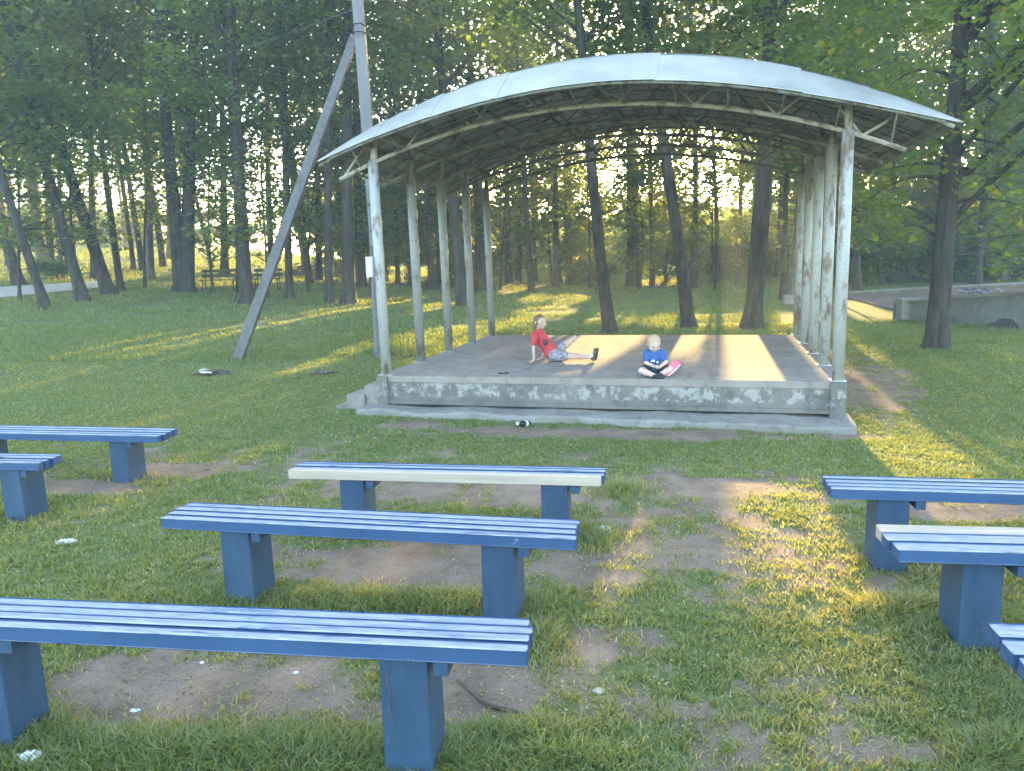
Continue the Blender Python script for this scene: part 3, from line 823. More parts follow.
px_tree('grey trunk at the far left edge above the path', 19, 285, 0, 215, 11, 17, 5.5, 3.0, 130, 75)
px_tree('pale slender trunk out on the sunlit lawn', 150, 279, 147, 154, 8, 18, 6.5, 2.6, 110, 75, bark='pale_bark')
px_tree('slender tree leaning left, right of the pale slender trunk', 143, 270, 125, 150, 6, 16, 6, 2.2, 80, 75)
px_tree('straight dark trunk between the strut and the pole base', 290, 299, 286, 186, 8, 17, 5.5, 2.6, 120, 75)
px_tree('long bare straight trunk just left of the utility pole', 330, 303, 327, 166, 9, 19, 7.5, 2.8, 140, 80, bark='bark')
px_tree('broad dark trunk partly behind the utility pole', 349, 304, 346, 90, 13, 20, 8, 3.2, 170, 80, leaf='leaf')
px_tree('dark trunk seen between the first two left stage posts', 440, 281, 436, 200, 9, 17, 5.5, 2.8, 120, 75, leaf='leaf_dark')
px_tree('near black trunk seen between the third and fourth left posts', 463, 306, 456, 232, 12, 18, 6, 3.2, 160, 80, leaf='leaf_dark')
px_tree('broad trunk right beside the rearmost left stage post', 482, 291, 478, 200, 12, 18, 6, 3.0, 140, 80, leaf='leaf')
# --- the three just behind the stage and the big one on the right
px_tree('dark bare trunk rising behind the stage near the centre', 610, 333, 590, 165, 12.5, 16, 6.2, 3.0, 170, 90, .15, dist=18.7, leaf='leaf_dark')
px_tree('leaning dark trunk behind the stage above the seated boy', 689, 333, 668, 148, 12.5, 16, 6.2, 3.0, 170, 90, .15, dist=19.2, leaf='leaf_dark')
px_tree('thickest trunk behind the stage leaning to the right', 752, 333, 764, 165, 18, 17, 6.4, 3.2, 180, 90, .15, dist=18.6, leaf='leaf_dark')
px_tree('big dark trunked maple on the lawn right of the stage', 936, 350, 957, 80, 21, 14, 4.1, 3.6, 330, 120, .13, leaf='leaf', nlimb=46, spread=.75,
        extra=sprays([(905, 150, -.6), (880, 172, -.4), (868, 200, -.2), (895, 205, .8), (900, 228, 1), (860, 150, .5), (985, 170, -.5), (1010, 150, -1), (985, 215, .8), (1015, 235, .4), (1010, 262, 1.2), (960, 120, -1),
                      (920, 118, -1), (1005, 110, -.8), (1000, 190, 1.5), (1020, 205, 0), (940, 60, -1.5), (890, 85, 0), (1000, 60, -1)], 14.2))
px_tree('trunk standing beyond the near bridge wall', 977, 284, 983, 200, 8, 15, 3.4, 3.2, 170, 85, leaf='leaf_dark')
# --- farther trees seen under and around the roof
ft = [(225, 274, 222, 180, 8), (212, 268, 196, 200, 4), (170, 259, 168, 190, 6), (95, 279, 92, 190, 7), (134, 270, 122, 180, 5), (52, 274, 50, 190, 7), (61, 274, 60, 190, 5), (310, 283, 300, 210, 7), (319, 281, 318, 180, 7), (272, 276, 270, 190, 7),
      (362, 287, 358, 180, 10), (509, 283, 507, 200, 7), (518, 281, 517, 200, 6), (558, 283, 556, 200, 8), (633, 287, 632, 180, 14), (652, 288, 651, 200, 5), (693, 289, 694, 180, 7), (571, 281, 570, 200, 4), (666, 283, 665, 200, 4), (718, 283, 716, 200, 5),
      (782, 300, 785, 190, 6), (790, 303, 800, 200, 9), (857, 290, 855, 190, 8), (738, 284, 740, 200, 5), (890, 282, 893, 200, 6), (1003, 280, 1000, 200, 6), (398, 284, 396, 200, 5), (416, 282, 418, 200, 4), (384, 282, 386, 200, 5), (535, 282, 533, 210, 5)]
FTL = ['thin trunk between the twin stemmed tree and the leafy shooted tree', 'thin trunk leaning left just right of the twin stemmed tree', 'trunk just left of the twin stemmed tree', 'trunk between the mossy leaning tree and the flared grey maple',
       'thin leaning trunk left of the pale slender trunk', 'trunk just right of the pale straight trunk at the far left', 'thin trunk rising beside the low round bush', 'trunk leaning left between the strut and the long bare trunk', 'trunk directly left of the long bare straight trunk',
       'trunk showing behind the middle of the leaning strut', 'broad trunk seen right behind the utility pole', 'trunk seen just right of the rearmost left stage post', 'second trunk seen right of the rearmost left stage post', 'trunk seen above the seated child in red, to the right',
       'thick trunk between the two leftmost dark trunks behind the stage', 'slim trunk right of the thick middle trunk behind the stage', 'trunk just right of the leaning trunk above the boy', 'very thin trunk above the red shirted child', 'thin trunk just left of the leaning trunk above the boy', 'thin trunk midway between the leaning trunk and the thickest trunk',
       'trunk seen between the thickest trunk and the rear right posts', 'leaning trunk seen among the rear right stage posts', 'trunk seen just right of the front right stage post', 'thin trunk just left of the thickest trunk behind the stage', 'thin trunk above the pale concrete end block', 'thin trunk beyond the far wall at the right edge',
       'thin trunk seen just right of the front left stage post', 'very thin trunk seen behind the second left stage post', 'trunk seen behind the front left stage post', 'trunk seen directly above the red shirted child']
for fi, (xb, yb, xt, yt, wpx) in enumerate(ft):
    side = 'left' if xb < 330 else 'mid' if xb < 800 else 'right'
    lab = {'left': 'slender trunk among the farther trees on the left lawn', 'mid': 'straight dark trunk in the wood seen behind the stage', 'right': 'trunk in the sunlit thicket beyond the bridge walls'}[side]
    grp = {'left': 'farther trees on the left lawn', 'mid': 'trees in the wood behind the stage', 'right': 'trees beyond the bridge walls'}[side]
    px_tree(FTL[fi], xb, yb, xt, yt, wpx, rng.uniform(15, 19), 5.2 if side == 'left' else 4.2, 2.8, 110, 70, .2, leaf='leaf_dark' if rng.random() < .5 else 'leaf', group=grp, nlimb=14, sides=7, bark='pale_bark' if rng.random() < .25 else 'bark')
YL = iter(['young maple just right of the twin stemmed tree', 'young maple behind the leaning strut', 'young maple between the two nearest leaning left trunks', 'young maple left of the twin stemmed tree by the pale slender trunk', 'young maple between the strut and the long bare trunk', 'young maple at the far left edge by the white path', 'young maple directly behind the twin stemmed tree',
           'young maple seen between the first two left posts', 'young maple seen behind the second left post', 'young maple right of the rearmost left post above the red shirted child', 'young maple left of the first dark trunk behind the stage', 'young maple right of the first dark trunk behind the stage', 'young maple hard by the rearmost left post', 'young maple directly behind the first dark trunk', 'young maple between the leaning and the thickest trunk', 'young maple behind the right stage posts', 'young maple seen beside the utility pole'])
for (xb, yb, hh_, rr_, zz_) in [(213, 292, 7.5, 2.3, 2.0), (268, 296, 8, 2.4, 2.2), (75, 298, 7, 2.2, 2.2), (145, 288, 8, 2.4, 2.6), (308, 293, 7.5, 2.2, 2.2), (20, 300, 6.5, 2.0, 2.4), (180, 280, 8.5, 2.5, 2.4), (412, 288, 6.5, 2.2, 1.7), (432, 284, 7, 2.3, 1.5),
                             (520, 285, 6, 2.2, 1.4), (552, 286, 6.5, 2.2, 1.6), (640, 291, 6, 2.0, 1.7), (500, 290, 6, 1.8, 1.8), (590, 288, 6, 2.2, 1.6), (715, 290, 6, 1.9, 1.6), (820, 294, 6.5, 2.2, 1.4), (370, 288, 7, 2.2, 1.8)]:
    px_tree(next(YL), xb, yb, xb+rng.uniform(-6, 6), yb-100, 2.6, hh_, zz_, rr_, 75, 60, .16, group='young maples on the left' if xb < 330 else 'young maples beyond the stage', nlimb=16, sides=6, leaf='bushleaf' if rng.random() < .5 else 'leaf')
# --- the wood farther back; each tree its own object
k = 0; used = []
while k < 62:
    y = rng.uniform(36, 60) if k < 46 else rng.uniform(60, 100); q = rng.uniform(-.74, .78); x = q*y
    if any((x-a)**2+(y-b)**2 < 12 for a, b in used): continue
    if q < -.25 and rng.random() < .45: continue
    if in_lit(np.array([[x+dx_, y, float(ground(x, y))+zz] for zz in np.arange(.3, 13, .15) for dx_ in (-.15, .15)])).sum() > 3: continue
    used.append((x, y)); k += 1
    lab, grp = (('hazy tree far back on the rising left lawn', 'trees far back on the left') if q < -.2 else ('hazy tree at the back of the wood behind the stage roof', 'trees at the back of the wood'))
    tree(lab, (x, y, float(ground(x, y))), rng.uniform(14, 20), rng.uniform(.13, .24), (rng.normal(0, .03), 0), rng.uniform(3.5, 6.5) if q < -.2 else rng.uniform(2.5, 5.5), rng.uniform(2.6, 3.6), 80, 66, .27, leaf='leaf_dark' if rng.random() < .5 else 'leaf', group=grp, nlimb=8, sides=6, spread=1.3,
         bark='pale_bark' if rng.random() < .3 else 'bark')


# --- leaf sprays added to crowns where sun would otherwise reach the shaded lawn
LS = np.array([math.cos(SUN_AZ), -math.sin(SUN_AZ), 0]); US = np.cross(LS, SD)
if US[2] < 0: US = -US
CS = .16


def cells(P): return np.floor(np.stack([P @ LS, P @ US], -1)/CS).astype(int)


cover = {}
for (root, base, P, size, leaf, bright, z0, rad) in CROWNS:
    Pw = P+base; c_, n_ = np.unique(cells(Pw), axis=0, return_counts=True)
    for (a_, b_), q in zip(c_.tolist(), n_.tolist()): cover[(a_, b_)] = cover.get((a_, b_), 0) + q*size*size*.5
gx, gy = np.meshgrid(np.arange(-7, 7, .12), np.arange(1.8, 13, .12)); gx = gx.ravel(); gy = gy.ravel(); gP = np.stack([gx, gy, ground(gx, gy)], -1)
gP = gP[np.abs(gP[:, 0]) < gP[:, 1]*.72+.3]; lit_ = in_lit(gP+SD*30); gP = gP[~lit_]
litc = set(map(tuple, cells(np.concatenate([gP[:0]]+[np.stack([gx, gy, ground(gx, gy)], -1)[in_lit(np.stack([gx, gy, ground(gx, gy)], -1)+SD*30)]])).tolist()))
bases = np.array([c[1] for c in CROWNS]); nadd = 0; extra_l = {}
for key in sorted(set(map(tuple, cells(gP).tolist()))-litc):
    if cover.get(key, 0) > CS*CS*2.2: continue
    a_, b_ = (key[0]+.5)*CS, (key[1]+.5)*CS
    cand = [i for i in range(len(CROWNS)) if abs(bases[i] @ LS-a_) < CROWNS[i][7]*.95 and 24 < bases[i] @ SD < 100]
    if not cand: continue
    rng.shuffle(cand)
    for i in cand[:2]:
        dd_ = bases[i] @ SD + rng.uniform(-1.2, 1.2); p = LS*a_+US*b_+SD*dd_
        if p[2]-bases[i][2] < 2.2: continue
        extra_l.setdefault(i, []).append(p-bases[i]); nadd += 1
print('shade sprays', nadd)
for i, pts in extra_l.items():
    Q = leaves(np.array(pts), 9, .16, .08, .2); Q = Q[~in_lit(Q+CROWNS[i][1], .1)]; CROWNS[i][2] = np.concatenate([CROWNS[i][2], Q])
for (root, base, P, size, leaf, bright, z0, rad) in CROWNS:
    V, A = quads(P, size, .55, np.clip(rng.normal(.42+bright, .2, len(P)), 0, 1)); link('crown', fastmesh('crown', V, 4, A), MT[leaf], root)


# --- bushes and undergrowth
def bush(label, base, w, h, n, size, group=None, leaf='bushleaf', bright=.1):
    base = np.asarray(base, float); root = empty('bush', base); tag(root, label, 'bush', group)
    cen = []
    while len(cen) < n:
        p = rng.normal(0, 1, 3); p /= np.linalg.norm(p); p *= rng.random()**.45; p = np.array([p[0]*w/2, p[1]*w/2, h*.5+p[2]*h*.5])
        if vnoise(p[0]*1.1+base[0], p[2]*1.1+base[1], 9) > .30: cen.append(p)
    P = leaves(np.array(cen), 26, .42, .12, size); P = P[P[:, 2] > .05]
    P = P[~in_lit(P+base, .1)]
    V, A = quads(P, size, .8, np.clip(rng.normal(.4+bright, .22, len(P)), 0, 1))
    link('foliage', fastmesh('foliage', V, 4, A), MT[leaf], root)
    s = MB()
    for i in range(7):
        c = cen[i*3 % len(cen)]; s.tube([(rng.normal(0, .12), rng.normal(0, .12), -.1), c*np.array([.4, .4, .5]), c], [.03, .02, .008], 5)
    s.build('stems', MT['twig'], root)


bush('low round bush by the white path under the left trees', hit(56, 279), 1.7, .9, 60, .12, leaf='leaf_dark', bright=0)
for i in range(52):
    q = -.26+1.02*(i+.5)/52+rng.normal(0, .006); y = rng.uniform(41, 60); x = q*y
    if 0.0 < q < .1: y += 6
    bush('yellow green bush in the thicket at the back of the lawn', (x, y, float(ground(x, y))), rng.uniform(3.4, 5.4), rng.uniform(3.2, 6.5), 230, .22, 'bushes at the back of the lawn')
for i in range(14):
    q = -.78+.52*(i+.5)/14; y = rng.uniform(56, 72); x = q*y
    bush('pale sunlit bush along the top of the rising left lawn', (x, y, float(ground(x, y))), rng.uniform(3.5, 6), rng.uniform(2, 4.5), 150, .24, 'bushes along the top of the left lawn')
for i in range(11):
    q = .38+.44*(i+.5)/11; y = rng.uniform(31, 37); x = q*y
    bush('dense bush growing behind the far bridge wall', (x, y, float(ground(x, y))), rng.uniform(2.8, 4.2), rng.uniform(2.4, 4.4), 190, .17, 'bushes behind the bridge', bright=.15)

# --- a far wood that reads as one mass
n = 95000; q = rng.uniform(-.95, .95, n); y = rng.uniform(108, 140, n); x = q*y; cl = vnoise(x*.16, y*.13, 77); zt = 4+4.5*vnoise(x*.09, y*.0, 41)
z = rng.random(n)**.85*zt; keep = (fbm(x*.35, z*.45, 51, 3) > .36)
P = np.stack([x, y, ground(x, y)+z], -1)[keep]; P = P[~in_lit(P, .35)]
V, A = quads(P, .75, 1.2, np.clip(rng.normal(.5, .22, len(P)), 0, 1))
tag(link('far_wood', fastmesh('far_wood', V, 4, A), MT['leaf']), 'hazy far wood closing the view beyond the park', 'wood', kind='stuff')

# ------------------------------------------------------------------ path, bridge walls
p0, p1, p2, p3 = hit(-60, 300), hit(112, 290), hit(112, 282), hit(-60, 284)
s = MB(); N_ = 16; V = []
A0, A1 = hit(-40, 302), hit(113, 287); B0, B1 = hit(-40, 290), hit(113, 280.5)
A0 = A0+(A0-A1)*1.2; B0 = B0+(B0-B1)*1.2
for i in range(N_+1):
    for j in range(5):
        a_ = A0+(A1-A0)*i/N_; b_ = B0+(B1-B0)*i/N_; c = a_+(b_-a_)*j/4; V.append((c[0], c[1], float(ground(c[0], c[1]))+.03))
Fs = [(i*5+j, i*5+5+j, i*5+6+j, i*5+1+j) for i in range(N_) for j in range(4)]
s.add(V, Fs); tag(s.build('path', MT['path']), kind='structure')


def wall(label, pts, h, th, mt, capm, lift=0):
    """low parapet following ground points"""
    P = np.array(pts); root = empty('parapet_wall', P[0]); tag(root, label, 'wall'); P = P-P[0]
    T = np.gradient(P, axis=0); T[:, 2] = 0; T /= np.linalg.norm(T, axis=1)[:, None]; Nn = np.stack([-T[:, 1], T[:, 0], T[:, 0]*0], -1)
    hs = np.asarray(h, float)*np.ones(len(P))

    def strip(nm, z0, z1, t, m_):
        s = MB(); V = []
        for p, nn, hh in zip(P, Nn, hs):
            V += [p-nn*t/2+[0, 0, z0(hh)], p-nn*t/2+[0, 0, z1(hh)], p+nn*t/2+[0, 0, z1(hh)], p+nn*t/2+[0, 0, z0(hh)]]
        k = len(P); Fs = [(i*4+j, i*4+4+j, i*4+4+(j+1) % 4, i*4+(j+1) % 4) for i in range(k-1) for j in range(4)] + [(0, 1, 2, 3), tuple((k-1)*4+j for j in (3, 2, 1, 0))]
        s.add(V, Fs); return s.build(nm, m_, root)
    strip('wall_face', lambda q: -.5, lambda q: q, th, mt); strip('coping', lambda q: q+.002, lambda q: q+.07, th+.1, capm)
    return root, P, Nn


def along(pxs, n=8):
    """resample ground points under a picture line at given distances"""
    out = []
    for (x, y, dist) in pxs:
        d = ray(x, y); c = CAM+d*(dist/d[1]); out.append(c)
    return np.array(out)


# near wall: its top edge runs away to the right; heights follow the picture
bs = [hit(*q) for q in ((897, 319), (930, 321.5), (965, 324.5), (1000, 327), (1060, 331))]
tp = along([(x_, y_, b_[1]) for (x_, y_), b_ in zip(((897, 301), (930, 298.5), (965, 295.5), (1000, 292.5), (1060, 287)), bs)])
nw, NP, NN = wall('near grey boarded parapet wall right of the big maple', bs, [c[2]-b_[2]-.07 for c, b_ in zip(tp, bs)], .25, MT['wallg'], MT['wallc'])
s = MB()
for i in range(34):
    t = i/33*3.98; k = int(t); f_ = t-k; c = NP[k]*(1-f_)+NP[min(k+1, 4)]*f_; nn = NN[k]
    hh_ = float(np.interp(t, range(5), [c_[2]-b_[2]-.07 for c_, b_ in zip(tp, bs)])); s.box(c-nn*.13+np.array([0, 0, hh_/2]), (.035, .02, hh_), [[nn[1], -nn[0], 0], nn, [0, 0, 1]])
s.build('batten', MT['wallg'], nw)
eb = bs[0]; s = empty('end_block', eb + np.array([.08, -.32, 0])); tag(s, 'pale concrete end block with a dark slot at the near wall', 'concrete block')
q = MB(); q.box((0, 0, .18), (.42, .30, .62)); q.box((0, 0, .515), (.48, .36, .05)); q.build('block', MT['footing'], s)
q = MB(); q.box((.02, -.152, .26), (.06, .02, .14)); q.build('slot', MT['black'], s)
tp = along([(805, 296, 30), (850, 291.5, 29.0), (890, 289, 28.3), (930, 286.6, 27.6), (975, 284.5, 27), (1020, 282.5, 26.4), (1060, 281, 26)])
bs2 = [np.array([c[0], c[1], float(ground(c[0], c[1]))]) for c in tp]
fw, NP2, NN2 = wall('far brown parapet wall with faded graffiti beyond the road', bs2, [c[2]-b_[2]-.07 for c, b_ in zip(tp, bs2)], .3, MT['wallc'], MT['footing'])
# faded spray scrawl: overlapping loops, not letters
def face_pt(px, py):
    d = ray(px, py); k = 4; a_ = bs2[4]; nn = NN2[4]; t = ((a_-nn*.153-CAM) @ nn)/(d @ nn); return CAM+d*t-bs2[0]-nn*.012
for ci, (cc_, seq) in enumerate([('scrawl_violet', [(962, 293), (966, 287.5), (970, 294), (975, 288), (979, 294), (985, 287.5), (990, 294), (996, 288)]), ('scrawl_pale', [(958, 290), (968, 292), (978, 290), (988, 293), (998, 289), (1004, 293)])]):
    q = MB(); pts = [face_pt(*p) for p in seq]; pp = []
    for i in range(len(pts)-1):
        for t in np.linspace(0, 1, 6)[:-1]: pp.append(pts[i]*(1-t)+pts[i+1]*t)
    q.tube(pp, .035, 4, flat=1); o = q.build('graffiti', simple(cc_, (.10, .08, .13) if ci == 0 else (.27, .25, .27), .7), fw)
# road between the walls
RA = [along([(x, 0, dd)])[0] for x, dd in ((835, 28), (862, 26.8), (897, 23.0), (960, 19.2), (1060, 18.2))]
RB = [along([(x, 0, dd)])[0] for x, dd in ((800, 30.3), (850, 28.8), (893, 28.1), (975, 26.8), (1060, 25.9))]
V = []
for i in range(5):
    for j in range(9):
        c = RA[i]+(RB[i]-RA[i])*j/8; V.append((c[0], c[1], float(ground(c[0], c[1]))+.03))
s = MB(); s.add(V, [(i*9+j, i*9+9+j, i*9+10+j, i*9+1+j) for i in range(4) for j in range(8)]); tag(s.build('road', simple('brown_track', (.11, .085, .075), .95, .2, 2)), kind='structure')
b_ = hit(1022, 327); r_ = empty('earth_mound', b_); tag(r_, 'dark heap of earth against the near wall at the right edge', 'heap')
s = MB(); n = 12; V = []
for i in range(n+1):
    for j in range(n+1):
        u, v = i/n*2-1, j/n*2-1; V.append((u*.75, v*.35, max(-.05, .38*(1-u*u)*(1-v*v)*(.8+.5*rng.random())-.03)))
s.add(V, [(i*(n+1)+j, i*(n+1)+j+n+1, i*(n+1)+j+n+2, i*(n+1)+j+1) for i in range(n) for j in range(n)]); s.build('heap', MT['darkgap'], r_)
b_ = hit(788, 303.5); s = MB(); s.box((0, 0, .12), (.36, .3, .34), taper=.85); o = s.build('concrete_bollard', MT['footing']); o.location = b_; tag(o, 'pale concrete lump behind the right rear stage posts', 'concrete block')


# distant slatted park benches
def park_bench(px, py, label, wdt):
    b_ = hit(px, py); r_ = empty('park_bench', b_, .05); tag(r_, label, 'park bench', 'dark slatted park benches under the left trees')
    for k in range(3): q = MB(); q.box((0, -.12+k*.13, .44), (wdt, .10, .035)); q.build('seat_slat', MT['darkwood'], r_)
    for k in range(2): q = MB(); q.box((0, .22+.03*k, .60+.17*k), (wdt, .03, .10)); q.build('back_slat', MT['darkwood'], r_)
    for sx in (-1, 1):
        q = MB(); x = sx*(wdt/2-.12)
        q.tube([(x, -.18, 0), (x, -.16, .42), (x, .2, .42), (x, .28, .85)], .025, 6); q.tube([(x, .24, 0), (x, .2, .42)], .025, 6); q.tube([(x, -.2, .05), (x, .26, .05)], .02, 6)
        q.build('leg', MT['iron'], r_)


park_bench(220, 292, 'dark park bench left of the leafy shooted tree', 1.35)
park_bench(268, 290, 'dark park bench half hidden between the leafy shooted tree and the strut', 1.1)

# ------------------------------------------------------------------ small things on the ground
def blob(name, mt, loc, size, rough=.25, sub=2, parent=None, seed=0):
    bm = bmesh.new(); bmesh.ops.create_icosphere(bm, subdivisions=sub, radius=.5)
    rr = np.random.default_rng(seed)
    for v_ in bm.verts:
        k = 1+rough*(rr.random()-.5)*2; v_.co = Vector((v_.co.x*size[0]*k, v_.co.y*size[1]*k, v_.co.z*size[2]*k))
    me = bpy.data.meshes.new(name); bm.to_mesh(me); bm.free(); o = link(name, me, mt, parent); o.location = [float(a) for a in loc]; return o


def crumple(px, py, w, d, h, label, mt='white', seed=1):
    b_ = hit(px, py); o = blob('crumpled_paper', MT[mt], b_+[0, 0, h*.3], (w, d, h), .42, 3, seed=seed); tag(o, label, 'litter'); return o


crumple(66, 543, .13, .07, .03, 'flat scrap of white paper on the grass left of the middle bench', seed=1)
crumple(604, 532, .085, .06, .05, 'crumpled white and pink wrapper on the tuft by the middle bench end', seed=2)
o = crumple(30, 764, .085, .06, .06, 'crumpled white tissue with yellow spots in the long grass at the lower left corner', seed=3)
crumple(135, 711, .035, .02, .010, 'small white scrap on bare earth behind the nearest bench', seed=4)
crumple(202, 663, .022, .013, .008, 'white chip of paper near the top of the earth under the nearest bench', seed=5)
crumple(296, 673, .022, .015, .008, 'white chip of paper on the earth under the middle of the nearest bench', seed=8)
crumple(962, 712, .03, .012, .006, 'tiny white scrap on the grass at the lower right', seed=6)
crumple(1015, 497, .10, .06, .05, 'white scrap behind the right hand benches at the edge', seed=7)
o = blob('flat_stone', MT['stone'], hit(599, 692)+[0, 0, .004], (.055, .045, .022), .12, 3, seed=9); tag(o, 'round flat tan stone on the thin grass right of the nearest bench', 'stone')
tw = MB(); pts = [hit(x, y)+[0, 0, .012] for x, y in [(457, 682), (465, 688), (474, 696), (482, 704), (493, 709), (510, 713), (524, 717), (535, 723)]]
tw.tube(pts, np.linspace(.006, .010, len(pts)), 6, wob=.3); tag(tw.build('stick', MT['twig']), 'bent dark stick on the ground right of the nearest bench leg', 'stick')
# bottle lying at the foot of the stage
b_ = hit(524, 426.5); r_ = empty('bottle', b_+[0, 0, .035]); r_.rotation_euler = (math.radians(78), 0, math.radians(-35)); tag(r_, 'dark bottle with a white label lying at the foot of the stage', 'bottle')
q = MB(); q.lathe((0, 0, 0), [(.034, -.10), (.037, -.09), (.037, .03), (.030, .06), (.015, .09), (.014, .125)], 16); q.build('body', MT['black'], r_, True)
q = MB(); q.lathe((0, 0, 0), [(.0385, -.05), (.0385, .0)], 16); q.build('label_band', MT['white'], r_)
q = MB(); q.lathe((0, 0, 0), [(.017, .125), (.017, .145)], 12); q.build('cap', MT['white'], r_)
# dark phone-like thing on the stage boards
q = MB(); q.box((0, 0, .006), (.14, .07, .012), bev=.002); q.box((0, 0, .0125), (.125, .06, .002)); o = q.build('dark_case', MT['black']); o.location = st(1.55, .22, .0); o.rotation_euler = (0, 0, STH+.25); tag(o, 'flat black case lying on the stage floor near its front edge', 'case')
# heap of cut grass and chips
b_ = hit(214, 375); r_ = empty('debris_heap', b_); tag(r_, 'small heap of chips and dry grass on the left lawn', 'heap')
blob('grey_rubble', MT['twig'], (0, 0, .02), (.55, .35, .12), .45, 3, r_, 21); blob('white_chip', MT['white'], (-.08, -.14, .07), (.20, .07, .04), .3, 2, r_, 22); blob('dry_grass', MT['newwood'], (-.18, .02, .09), (.16, .13, .07), .4, 2, r_, 23)
b_ = hit(322, 374); o = blob('earth_clod', MT['twig'], b_+[0, 0, .01], (.45, .3, .09), .45, 3, seed=25); tag(o, 'low dark clod of earth in the grass between strut and stage', 'heap')
# fallen branches by the farther park bench
b_ = hit(306, 276); r_ = empty('brushwood', b_); tag(r_, 'fallen dry branches lying under the trees right of the strut', 'branches')
q = MB()
for i in range(16):
    a_ = rng.random()*6.28; l_ = rng.uniform(.6, 1.6); z_ = rng.uniform(.1, .7); q.tube([(-math.cos(a_)*l_, -math.sin(a_)*.4*l_, z_*.2), (rng.normal(0, .1), 0, z_), (math.cos(a_)*l_, math.sin(a_)*.4*l_, z_*.5)], [.03, .025, .008], 5)
o = q.build('branches', MT['pale_bark'], r_)


# ------------------------------------------------------------------ people
def limbs(segs, blobs=(), voxel=.006, smooth=4):
    """one continuous skin from tapered capsules + ellipsoids, fused by voxel remesh"""
    bm = bmesh.new()

    def ball(c, r, sc=(1, 1, 1), rot=None, n=14):
        ret = bmesh.ops.create_uvsphere(bm, u_segments=n, v_segments=max(6, n*2//3), radius=1)
        for v_ in ret['verts']:
            p = Vector((v_.co.x*r*sc[0], v_.co.y*r*sc[1], v_.co.z*r*sc[2]))
            if rot is not None: p = rot @ p
            v_.co = p+Vector(c)
    for a_, b_, ra, rb in segs:
        a_ = Vector(a_); b_ = Vector(b_); d = b_-a_; L = d.length; q_ = d.to_track_quat('Z', 'Y')
        ret = bmesh.ops.create_cone(bm, cap_ends=True, segments=14, radius1=ra, radius2=rb, depth=L, matrix=Matrix.Translation((a_+b_)/2) @ q_.to_matrix().to_4x4())
        n = 14 if ra > .02 else 8
        ball(a_, ra, n=n); ball(b_, rb, n=n)
    for c, sz, rot in blobs: ball(c, 1, sz, rot, 20)
    me = bpy.data.meshes.new('tmp'); bm.to_mesh(me); bm.free(); o = bpy.data.objects.new('tmp', me); COL.objects.link(o)
    md = o.modifiers.new('r', 'REMESH'); md.mode = 'VOXEL'; md.voxel_size = voxel; md.use_smooth_shade = True
    if smooth: sm = o.modifiers.new('s', 'SMOOTH'); sm.factor = .5; sm.iterations = smooth
    dg = bpy.context.evaluated_depsgraph_get(); dg.update(); out = bpy.data.meshes.new_from_object(o.evaluated_get(dg)); bpy.data.objects.remove(o); return out


def hand(wrist, fdir, palmn, s_=1., curl=.5):
    """segments for a palm with four unequal fingers and a thumb; fdir = direction of fingers, palmn = palm normal"""
    w = Vector(wrist); f_ = Vector(fdir).normalized(); n_ = Vector(palmn); n_ = (n_-f_*n_.dot(f_)).normalized(); sd = f_.cross(n_)
    segs = []; pl = .055*s_
    for k, off in enumerate((-.021, -.007, .007, .020)):
        L = (.040, .047, .044, .034)[k]*s_; k0 = w+sd*off*.8*s_+f_*.01*s_; k1 = w+sd*off*1.15*s_+f_*pl
        segs.append((k0, k1, .0105*s_, .0090*s_))
        d1 = (f_*math.cos(curl*.6)+n_*math.sin(curl*.6)); d2 = (f_*math.cos(curl*1.6)+n_*math.sin(curl*1.6))
        k2 = k1+d1*L*.5+sd*off*.12; k3 = k2+d2*L*.5; segs += [(k1, k2, .0066*s_, .0062*s_), (k2, k3, .0062*s_, .0050*s_)]
    t0 = w+f_*.012*s_-sd*.016*s_; t1 = t0+(f_*.55-sd*.75+n_*.3).normalized()*.026*s_; t2 = t1+(f_*.85-sd*.25+n_*.35).normalized()*.024*s_
    segs += [(t0, t1, .0095*s_, .0075*s_), (t1, t2, .0072*s_, .0055*s_)]
    return segs


